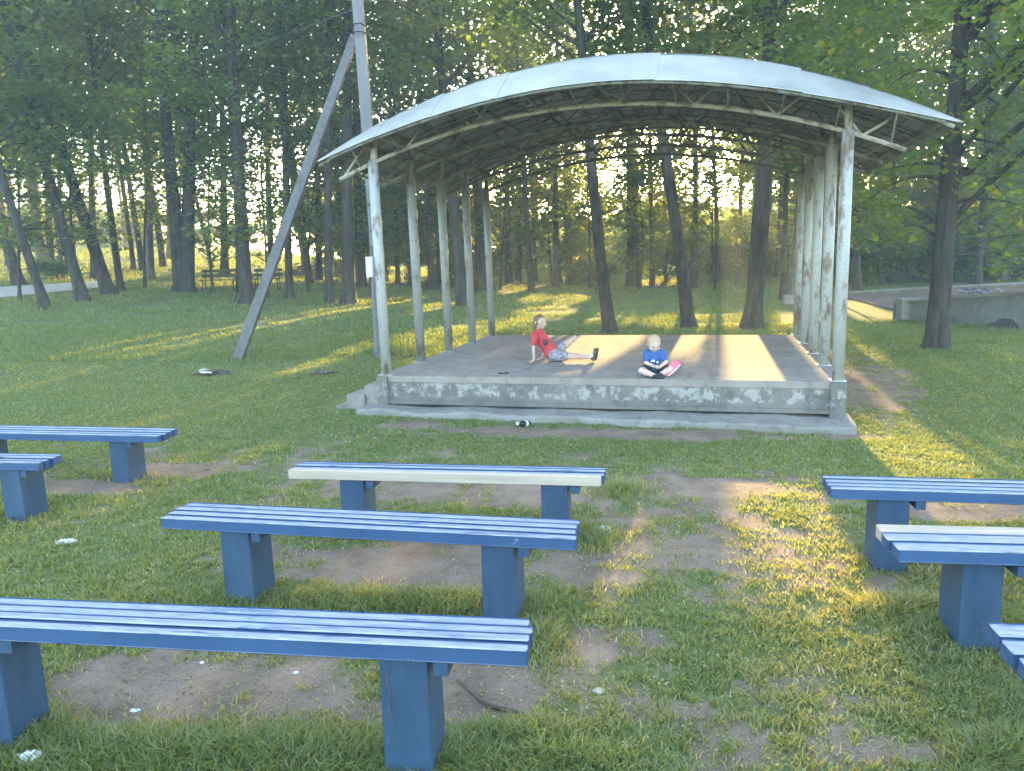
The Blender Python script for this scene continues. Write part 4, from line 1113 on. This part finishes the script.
def head_parts(c, rot, hs, root, hair, longhair=False, squash=1.):
    """returns blobs for head in the body mesh; adds hair, eyes, mouth children"""
    Rm = rot.to_matrix()
    P = lambda x, y, z: Vector(c)+Rm @ Vector((x*hs, y*hs, z*hs))
    bl = [(P(0, .02, .06), (.40*hs, .47*hs, .46*hs), Rm), (P(0, -.10, -.18), (.31*hs, .33*hs, .32*hs), Rm), (P(0, -.46, -.08), (.055*hs, .085*hs, .085*hs), Rm), (P(0, -.22, -.36), (.15*hs, .16*hs, .12*hs), Rm),
          (P(-.40, .03, -.05), (.045*hs, .09*hs, .12*hs), Rm), (P(.40, .03, -.05), (.045*hs, .09*hs, .12*hs), Rm), (P(-.2, -.30, -.14), (.13*hs, .13*hs, .12*hs), Rm), (P(.2, -.30, -.14), (.13*hs, .13*hs, .12*hs), Rm),
          (P(0, -.34, -.27), (.11*hs, .06*hs, .05*hs), Rm)]
    hb = [(P(0, .08, .14), (.435*hs, .48*hs, .44*hs), Rm)]
    if longhair: hb += [(P(0, .34, -.02), (.26*hs, .26*hs, .32*hs), Rm), (P(0, .52, -.22), (.12*hs, .13*hs, .28*hs), Rm), (P(-.33, -.02, -.04), (.09*hs, .16*hs, .26*hs), Rm), (P(.33, -.02, -.04), (.09*hs, .16*hs, .26*hs), Rm)]
    me_ = limbs([], hb, .007, 1)
    keep = bmesh.new(); keep.from_mesh(me_)
    fr = Rm @ Vector((0, -1, 0)); upv = Rm @ Vector((0, 0, 1)); dl = []
    for v_ in keep.verts:
        q_ = v_.co-Vector(c); f_ = q_.dot(fr)/hs; z_ = q_.dot(upv)/hs
        v_.co += (v_.co-Vector(c)).normalized()*.012*hs*math.sin(v_.co.x*190)*math.cos(v_.co.z*150+v_.co.y*90)
        if f_ > .14 and z_ < .24 and not (longhair and abs((q_).dot(Rm @ Vector((1, 0, 0))))/hs > .30 and f_ < .25): dl.append(v_)
        elif z_ < -.16 and f_ > -.1 and not longhair: dl.append(v_)
    bmesh.ops.delete(keep, geom=dl, context='VERTS'); keep.to_mesh(me_); keep.free(); me_.materials.clear()
    link('hair', me_, MT[hair], root, True)
    for sx in (-1, 1):
        o = blob('eye', MT['eyec'], P(sx*.155, -.405, -.015), (.095*hs, .05*hs, .055*hs), 0, 2, root)
    blob('mouth', MT['lip'], P(0, -.395, -.27), (.17*hs, .05*hs, .04*hs), 0, 2, root)
    return bl


def place(px, py):
    d = ray(px, py); t = (SZ-ZC)/d[2]; return CAM+d*t


# the girl leaning back in a red shirt
g0 = place(549, 361.5); girl = empty('person', g0, math.atan2(-g0[0], g0[1])*-1*0)
tag(girl, 'child in red t-shirt and pale floral shorts leaning back on one arm on the stage', 'person')
k = ((g0-CAM) @ F)/FPX     # metres per pixel here
G = lambda dx, dy, y=0.: Vector((dx*k, y, dy*k))      # picture offsets from the hip point, up positive
hip = G(4, 7.5, 0); chest = G(-6.5, 22, .02); neckb = G(-9.5, 31, .02); hc = G(-8, 39.5, -.01)
hipR = hip+Vector((0, -.065, -.01)); hipL = hip+Vector((0.01, .065, 0)); shR = G(-14.0, 27, -.09); shL = G(-7, 27.5, .12)
kneeR = G(26, 5.5, -.12); ankR = G(42, 4.6, -.14); kneeL = G(26.5, 21.5, .17); ankL = G(5.5, 4.0, .10)
elR = G(-15.5, 14.5, -.12); wrR = G(-15.4, 3.6, -.13); elL = G(-2, 14, .17); wrL = G(-6.0, 3.6, .10)
toeR = G(44.5, 10.5, -.16)
segs = [(hip, chest, .088, .078), (hip+Vector((0, -.035, 0)), hip+Vector((0, .035, 0)), .085, .085), (chest, neckb, .074, .045), (shR, shL, .042, .042), (neckb, hc, .034, .034),
        (shR, elR, .034, .026), (elR, wrR, .026, .018), (shL, elL, .034, .026), (elL, wrL, .026, .018),
        (hipR, kneeR, .068, .044), (kneeR, ankR, .043, .026), (hipL, kneeL, .068, .044), (kneeL, ankL, .043, .026), (kneeR*.7+ankR*.3, kneeR*.45+ankR*.55, .045, .036), (kneeL*.7+ankL*.3, kneeL*.45+ankL*.55, .045, .036),
        (ankR, toeR, .028, .022), (ankL, ankL+Vector((.10, -.06, -.015)), .028, .022)]
segs += hand(wrR+Vector((0, 0, -.005)), (-.55, -.8, -.22), (0, 0, -1), .95, .12) + hand(wrL+Vector((0, 0, -.005)), (-.8, -.35, -.2), (0, 0, -1), .95, .12)
hrot = Quaternion((0, 0, 1), math.radians(38)) @ Quaternion((1, 0, 0), math.radians(-3)) @ Quaternion((0, 1, 0), math.radians(10))
bl = head_parts(hc, hrot, .20, girl, 'hair_brown', True)
link('body', limbs(segs, bl, .0048, 2), MT['skin'], girl, True)
sh = [(hip+Vector((-.02, 0, .03)), chest, .104, .096), (chest, neckb-Vector((0, 0, .012)), .092, .056), (shR, shL, .055, .055), (shR, shR*.45+elR*.55, .052, .050), (shL, shL*.45+elL*.55, .052, .050), (hip+Vector((-.035, -.03, .015)), hip+Vector((-.035, .03, .015)), .095, .095)]
link('t_shirt', limbs(sh, (), .008, 3), MT['red'], girl, True)
o = blob('shirt_print', MT['black'], G(-3.3, 20, -.088), (.075, .03, .085), .15, 2, girl, 4)
shs = [(hip+Vector((0, -.04, -.005)), hip+Vector((0, .04, -.005)), .099, .099), (hipR, hipR*.50+kneeR*.50, .088, .078), (hipL, hipL*.6+kneeL*.4, .088, .076)]
link('shorts', limbs(shs, (), .008, 3), MT['floral'], girl, True)
for an, to, nm in ((ankR, toeR, 0), (ankL, ankL+Vector((.12, -.07, -.02)), 1)):
    an = Vector(an); to = Vector(to); dn = (to-an).normalized()
    heel = an+(Vector((.022, 0, -.022)) if nm == 0 else Vector((-.03, .015, -.018))); tt = to+(Vector((.012, 0, .02)) if nm == 0 else dn*.01)
    link('shoe', limbs([(heel, tt, .036, .030), (an-dn*.005, heel, .034, .036)], (), .006, 2), MT['twig'] if nm == 0 else MT['twig'], girl, True)
    off = (Vector((.034, 0, .004)) if nm == 0 else Vector((0, 0, -.012)))
    link('shoe_sole', limbs([(heel+off-dn*.012, tt+off*.9+dn*.012, .018, .015), (heel+off+Vector((0, .018, 0)), tt+off*.9+Vector((0, .014, 0)), .018, .014), (heel+off-Vector((0, .018, 0)), tt+off*.9-Vector((0, .014, 0)), .018, .014)], (), .006, 1), MT['black'] if nm == 0 else MT['white'], girl, True)
    if nm == 0: link('sock', limbs([(an-(ankR-kneeR).normalized()*.025, an, .030, .031), (an, an+(to-an)*.3, .031, .030)], (), .006, 1), MT['whitebox'], girl, True)

# the small boy sitting cross-legged in blue
b0 = place(656, 377.5); boy = empty('person', b0)
tag(boy, 'small blond boy in a blue t-shirt sitting cross-legged at the stage edge looking down', 'person')
k2 = ((b0-CAM) @ F)/FPX
B = lambda dx, dy, y=0.: Vector((dx*k2, y, dy*k2))
hip = B(0, 8, .15); chest = B(-.5, 20.5, .10); nb = B(-1, 27, .08); hc = B(-1.6, 33.6, .035)
kL = B(-14.2, 7.0, .02); aL = B(-2, 2.8, -.10); kR = B(14.5, 7.5, .03); aR = B(4, 3.4, -.02)
sL = B(-7.2, 24, .09); sR = B(7.0, 24, .09); eL = B(-9.3, 14.5, .04); wL = B(-2.8, 12.2, -.07); eR = B(10.6, 14.8, .03); wR = B(1.2, 10.6, -.07)
hL = hip+Vector((-.05, 0, 0)); hR = hip+Vector((.05, 0, 0))
segs = [(hip, chest, .082, .075), (hL, hR, .07, .07), (chest, nb, .068, .036), (sL, sR, .036, .036), (nb, hc, .03, .03), (sL, eL, .030, .024), (eL, wL, .024, .017), (sR, eR, .030, .024), (eR, wR, .024, .017),
        (hL, kL, .060, .042), (kL, aL, .041, .025), (hR, kR, .060, .042), (kR, aR, .041, .025), (aL, aL+Vector((.07, -.01, -.01)), .023, .018), (aR, aR+Vector((-.06, -.02, -.01)), .023, .018), (kL*.7+aL*.3, kL*.45+aL*.55, .043, .034), (kR*.7+aR*.3, kR*.45+aR*.55, .043, .034)]
segs += hand(wL, (.75, -.45, -.1), (.2, -.3, 1), .8, .7) + hand(wR, (-.75, -.45, .15), (.2, -.3, 1), .8, .7)
hrot = Quaternion((1, 0, 0), math.radians(30)) @ Quaternion((0, 0, 1), math.radians(4))
bl = head_parts(hc, hrot, .185, boy, 'hair_blond')
link('body', limbs(segs, bl, .0045, 2), MT['skinboy'], boy, True)
link('t_shirt', limbs([(hip+Vector((0, 0, .03)), chest, .096, .090), (chest, nb-Vector((0, 0, .012)), .084, .046), (sL, sR, .047, .047), (sL, sL*.4+eL*.6, .046, .044), (sR, sR*.4+eR*.6, .046, .044)], (), .007, 3), MT['bluecloth'], boy, True)
blob('shirt_print', MT['whitebox'], B(-3.0, 16.6, .012), (.055, .02, .028), .25, 2, boy, 6); blob('shirt_print', MT['whitebox'], B(1.6, 15.2, .010), (.035, .02, .022), .25, 2, boy, 7)
link('shorts', limbs([(hL, hR, .084, .084), (hL, hL*.45+kL*.55, .076, .066), (hR, hR*.35+kR*.65, .076, .066)], (), .007, 3), MT['navy'], boy, True)
for a_, sg in ((aL, 1), (aR, -1)):
    link('shoe', limbs([(Vector(a_)+Vector((-.012*sg, 0, -.004)), Vector(a_)+Vector((.085*sg, -.015, -.012)), .029, .026)], (), .006, 2), MT['navy'], boy, True)
# pink skateboard tipped against his knee
sk = empty('skateboard', place(668, 377)); sk.scale = (.8, .8, .8); tag(sk, 'pink toy skateboard tipped up against the boy\'s knee', 'skateboard')
k3 = k2; ax1 = Vector((.60, .05, .55)).normalized(); nn = Vector((.25, .92, -.38)); nn = (nn-ax1*nn.dot(ax1)).normalized(); wx = ax1.cross(nn)
mm_ = [list(ax1), list(wx), list(nn)]
cen = ax1*.125+Vector((-.03, 0, .05))
q = MB(); V = []; n = 20
for off in (-.006, .006):
    for i in range(n+1):
        t = i/n*2-1; hw = .066*max(.25, (1-abs(t)**4.0))**.5; kick = .035*max(0, abs(t)-.7)/.3
        for sx in (-1, -.4, .4, 1):
            V.append(np.array(cen)+np.array(mm_[0])*t*.155+np.array(mm_[1])*sx*hw+np.array(mm_[2])*(off-kick*kick*20-.0))
m_ = (n+1)*4; Fs = []
for i in range(n):
    for j in range(3): a = i*4+j; Fs += [(a, a+4, a+5, a+1), (m_+a, m_+a+1, m_+a+5, m_+a+4)]
    Fs += [(i*4, m_+i*4, m_+i*4+4, i*4+4), (i*4+3, i*4+7, m_+i*4+7, m_+i*4+3)]
Fs += [(0, 1, 2, 3, m_+3, m_+2, m_+1, m_), tuple([n*4+j for j in (3, 2, 1, 0)]+[m_+n*4+j for j in (0, 1, 2, 3)])]
q.add(V, Fs); q.build('deck', MT['pink'], sk)
for e_ in (-.095, .095):
    q = MB(); c = np.array(cen)+np.array(mm_[0])*e_+np.array(mm_[2])*.018; q.box(c, (.05, .04, .022), mm_); q.tube([c-np.array(mm_[1])*.055+np.array(mm_[2])*.014, c+np.array(mm_[1])*.055+np.array(mm_[2])*.014], .005, 6); tr = q.build('truck', MT['whitebox'], sk)
    for sg in (-1, 1):
        q = MB(); cc = c+np.array(mm_[1])*sg*.05+np.array(mm_[2])*.014; q.tube([cc-np.array(mm_[1])*.016, cc+np.array(mm_[1])*.016], .026, 14); q.build('wheel', MT['navy'], tr)
q = MB(); V = [np.array(cen)-np.array(mm_[2])*.0085+np.array(mm_[0])*t*.14+np.array(mm_[1])*w_ for t in (-1, 1) for w_ in (-.064, -.046)]
q.box(np.array(cen)-np.array(mm_[1])*.056-np.array(mm_[2])*.0075, (.25, .012, .004), mm_); q.build('white_edge', MT['white'], sk)

# ------------------------------------------------------------------ grass blades
TUFT = [E(225, 760, 260, 24), E(430, 765, 120, 22), E(235, 606, 55, 14), E(390, 604, 140, 11), E(530, 610, 40, 14), E(540, 640, 24, 20), E(598, 540, 22, 12), E(975, 632, 60, 16), E(900, 610, 50, 10), E(520, 740, 60, 14), E(1010, 755, 50, 18),
        E(122, 477, 20, 4), E(12, 517, 26, 6), E(887, 562, 24, 7), E(35, 740, 50, 22), E(936, 352, 30, 4), E(560, 760, 60, 14), E(620, 490, 28, 8)]
N0 = 700000
yy = 1.9 + (rng.random(N0)**1.9)*17.5; xx = (rng.random(N0)*2-1)*(yy*.70+.45)
P = np.stack([xx, yy, ground(xx, yy)], -1); px, py, w = project(P)
d = dirtmap(xx, yy); tuft = np.zeros(N0)
for _, cx, cyy, rx, ry, a in TUFT:
    q = ((px-cx)/rx)**2+((py-cyy)/ry)**2; tuft = np.maximum(tuft, np.exp(-q*.9))
cln = fbm(xx*3.2, yy*3.2, 91, 3); cl2 = fbm(xx*14, yy*14, 93, 2)
prob = np.clip(1.12-d*1.55, 0, 1)*(.55+.6*(cln > .44))*(.18+1.1*(cl2 > .46+.12*d)); prob = np.maximum(prob, tuft*1.1)
prob = np.where(d > .9, np.minimum(prob, .03+.30*(cl2 > .60)), prob)
Qs = P-np.array([SX, SY, 0]); uu_ = Qs @ EU; vv_ = Qs @ EV
prob = np.where((uu_ > -.3) & (uu_ < SW+.12) & (vv_ > -.42) & (vv_ < SDp+.1), 0, prob); prob = np.where((uu_ > -1.1) & (uu_ < 0) & (vv_ > 0) & (vv_ < 1.6), 0, prob)
k = rng.random(N0) < prob; P = P[k]; tuft = tuft[k]; yv = yy[k]; dd = d[k]; n = len(P)
hgt = (.022+.022*rng.random(n)+.02*cln[k])*(1+.0*yv)+tuft*(.018+.042*rng.random(n)); hgt = hgt*(.68+.32*np.clip(tuft*2, 0, 1)); wid = (.0013+.0010*rng.random(n))*(1+yv*.26)
a = rng.random(n)*TWO_PI; la = rng.random(n)*TWO_PI; ln = hgt*rng.uniform(.25, 1.25, n)
sd_ = np.stack([np.cos(a), np.sin(a), np.zeros(n)], -1)*wid[:, None]; le = np.stack([np.cos(la), np.sin(la), np.zeros(n)], -1)*ln[:, None]; upz = np.array([0, 0, 1.])*hgt[:, None]
P = P-[0, 0, .003]
m1 = P+le*.35+upz*.62; tip = P+le+upz*.95
Vg = np.stack([P-sd_, P+sd_, m1+sd_*.75, m1-sd_*.75, m1-sd_*.75, m1+sd_*.75, tip+sd_*.12, tip-sd_*.12], 1).reshape(-1, 3)
tv = np.clip(rng.normal(.34, .17, n)+.35*dd+.25*(fbm(P[:, 0]*1.1, P[:, 1]*1.1, 61, 3)-.5)-tuft*.08 + .5*(rng.random(n) < .07)+.12*np.exp(-((yv-3.5)/2.5)**2), 0, 1)
tag(link('grass', fastmesh('grass', Vg, 4, np.repeat(tv, 8)), MT['grass']), 'short trodden lawn with longer tufts around the bench legs', 'grass', kind='stuff')
n = 230000; yy = 15*(70/15)**(rng.random(n)**1.15); xx = (rng.random(n)*2-1)*(yy*.74); P = np.stack([xx, yy, ground(xx, yy)], -1)
Qs = P-np.array([SX, SY, 0]); k = ~((Qs @ EU > -.2) & (Qs @ EU < SW+.2) & (Qs @ EV < SDp+.15)); k &= fbm(xx*.8, yy*.8, 95, 3) > .36
k &= ~((xx > yy*.35) & (yy > 19.5)); pq = [A0[:2], A1[:2], B1[:2], B0[:2]]; k &= ~inpoly(P[:, 0], P[:, 1], [tuple(q_) for q_ in pq]); P = P[k]; yv = yy[k]; n = len(P)
hgt = rng.uniform(.03, .075, n)*(1+yv*.010); wid = rng.uniform(.006, .012, n)*(yv/15); a = rng.random(n)*TWO_PI; la = rng.random(n)*TWO_PI
sd_ = np.stack([np.cos(a), np.sin(a), np.zeros(n)], -1)*wid[:, None]; le = np.stack([np.cos(la), np.sin(la), np.zeros(n)], -1)*(hgt*rng.uniform(.2, .9, n))[:, None]; upz = np.array([0, 0, 1.])*hgt[:, None]
Vg = np.stack([P-sd_, P+sd_, P+le+upz+sd_*.3, P+le+upz-sd_*.3], 1).reshape(-1, 3)
tv = np.clip(rng.normal(.30, .16, n)+.3*(fbm(P[:, 0]*.4, P[:, 1]*.4, 61, 3)-.5), 0, 1)
tag(link('distant_grass', fastmesh('distant_grass', Vg, 4, np.repeat(tv, 4)), MT['grass']), 'grass running back between the tree trunks', 'grass', kind='stuff')
n = 5200; yy = 2+rng.random(n)**1.3*8; xx = (rng.random(n)*2-1)*(yy*.7+.4); dmm = dirtmap(xx, yy); k = dmm > .45; xx, yy = xx[k], yy[k]; n = len(xx); zz = ground(xx, yy)
oct_ = np.array([[1, 0, 0], [0, 1, 0], [-1, 0, 0], [0, -1, 0], [0, 0, .7], [0, 0, -.7]]); fc = [(0, 1, 4), (1, 2, 4), (2, 3, 4), (3, 0, 4), (1, 0, 5), (2, 1, 5), (3, 2, 5), (0, 3, 5)]
sz_ = rng.uniform(.0015, .006, n)*np.where(rng.random(n) < .04, 2.6, 1); jit = rng.uniform(.6, 1.3, (n, 6, 1)); PV = oct_[None]*sz_[:, None, None]*jit + np.stack([xx, yy, zz+.001], -1)[:, None]
Vg = PV[:, np.array(fc).ravel()].reshape(-1, 3); m, nt, b = mat('pebbles'); at = nd(nt, 'ShaderNodeAttribute', attribute_name='tint'); r_ = ramp(nt, at.outputs['Fac'], [(0, (.07, .05, .04)), (.7, (.22, .18, .15)), (1, (.5, .46, .42))]); nt.links.new(r_.outputs[0], b.inputs['Base Color']); b.inputs['Roughness'].default_value = .9
tag(link('pebbles', fastmesh('pebbles', Vg, 3, np.repeat(rng.random(n)**1.4, 24)), m), 'pebbles and crumbs of soil on the bare earth', 'pebbles', kind='stuff')
# clover leaves, flower heads and dry chips strewn over the near lawn
n = 26000; yy = 2+rng.random(n)**1.5*12; xx = (rng.random(n)*2-1)*(yy*.7+.4); dmm = dirtmap(xx, yy); Q = np.stack([xx, yy, np.zeros(n)], -1)-np.array([SX, SY, 0]); kk = ~((Q @ EU > -1.1) & (Q @ EU < SW+.2) & (Q @ EV > -.5) & (Q @ EV < SDp+.2))
xx, yy = xx[kk], yy[kk]; n = len(xx)
V, A = quads(np.stack([xx, yy, ground(xx, yy)+.006+.02*rng.random(n)*(dmm[kk] < .3)], -1), .013, .4, np.where(rng.random(n) < .35, 1, np.clip(rng.normal(.35, .2, n), 0, 1)))
tag(link('clover_and_dry_leaves', fastmesh('litter_leaves', V, 4, A), MT['grass']), 'clover leaves and dry bits scattered over the lawn', 'ground cover', kind='stuff')
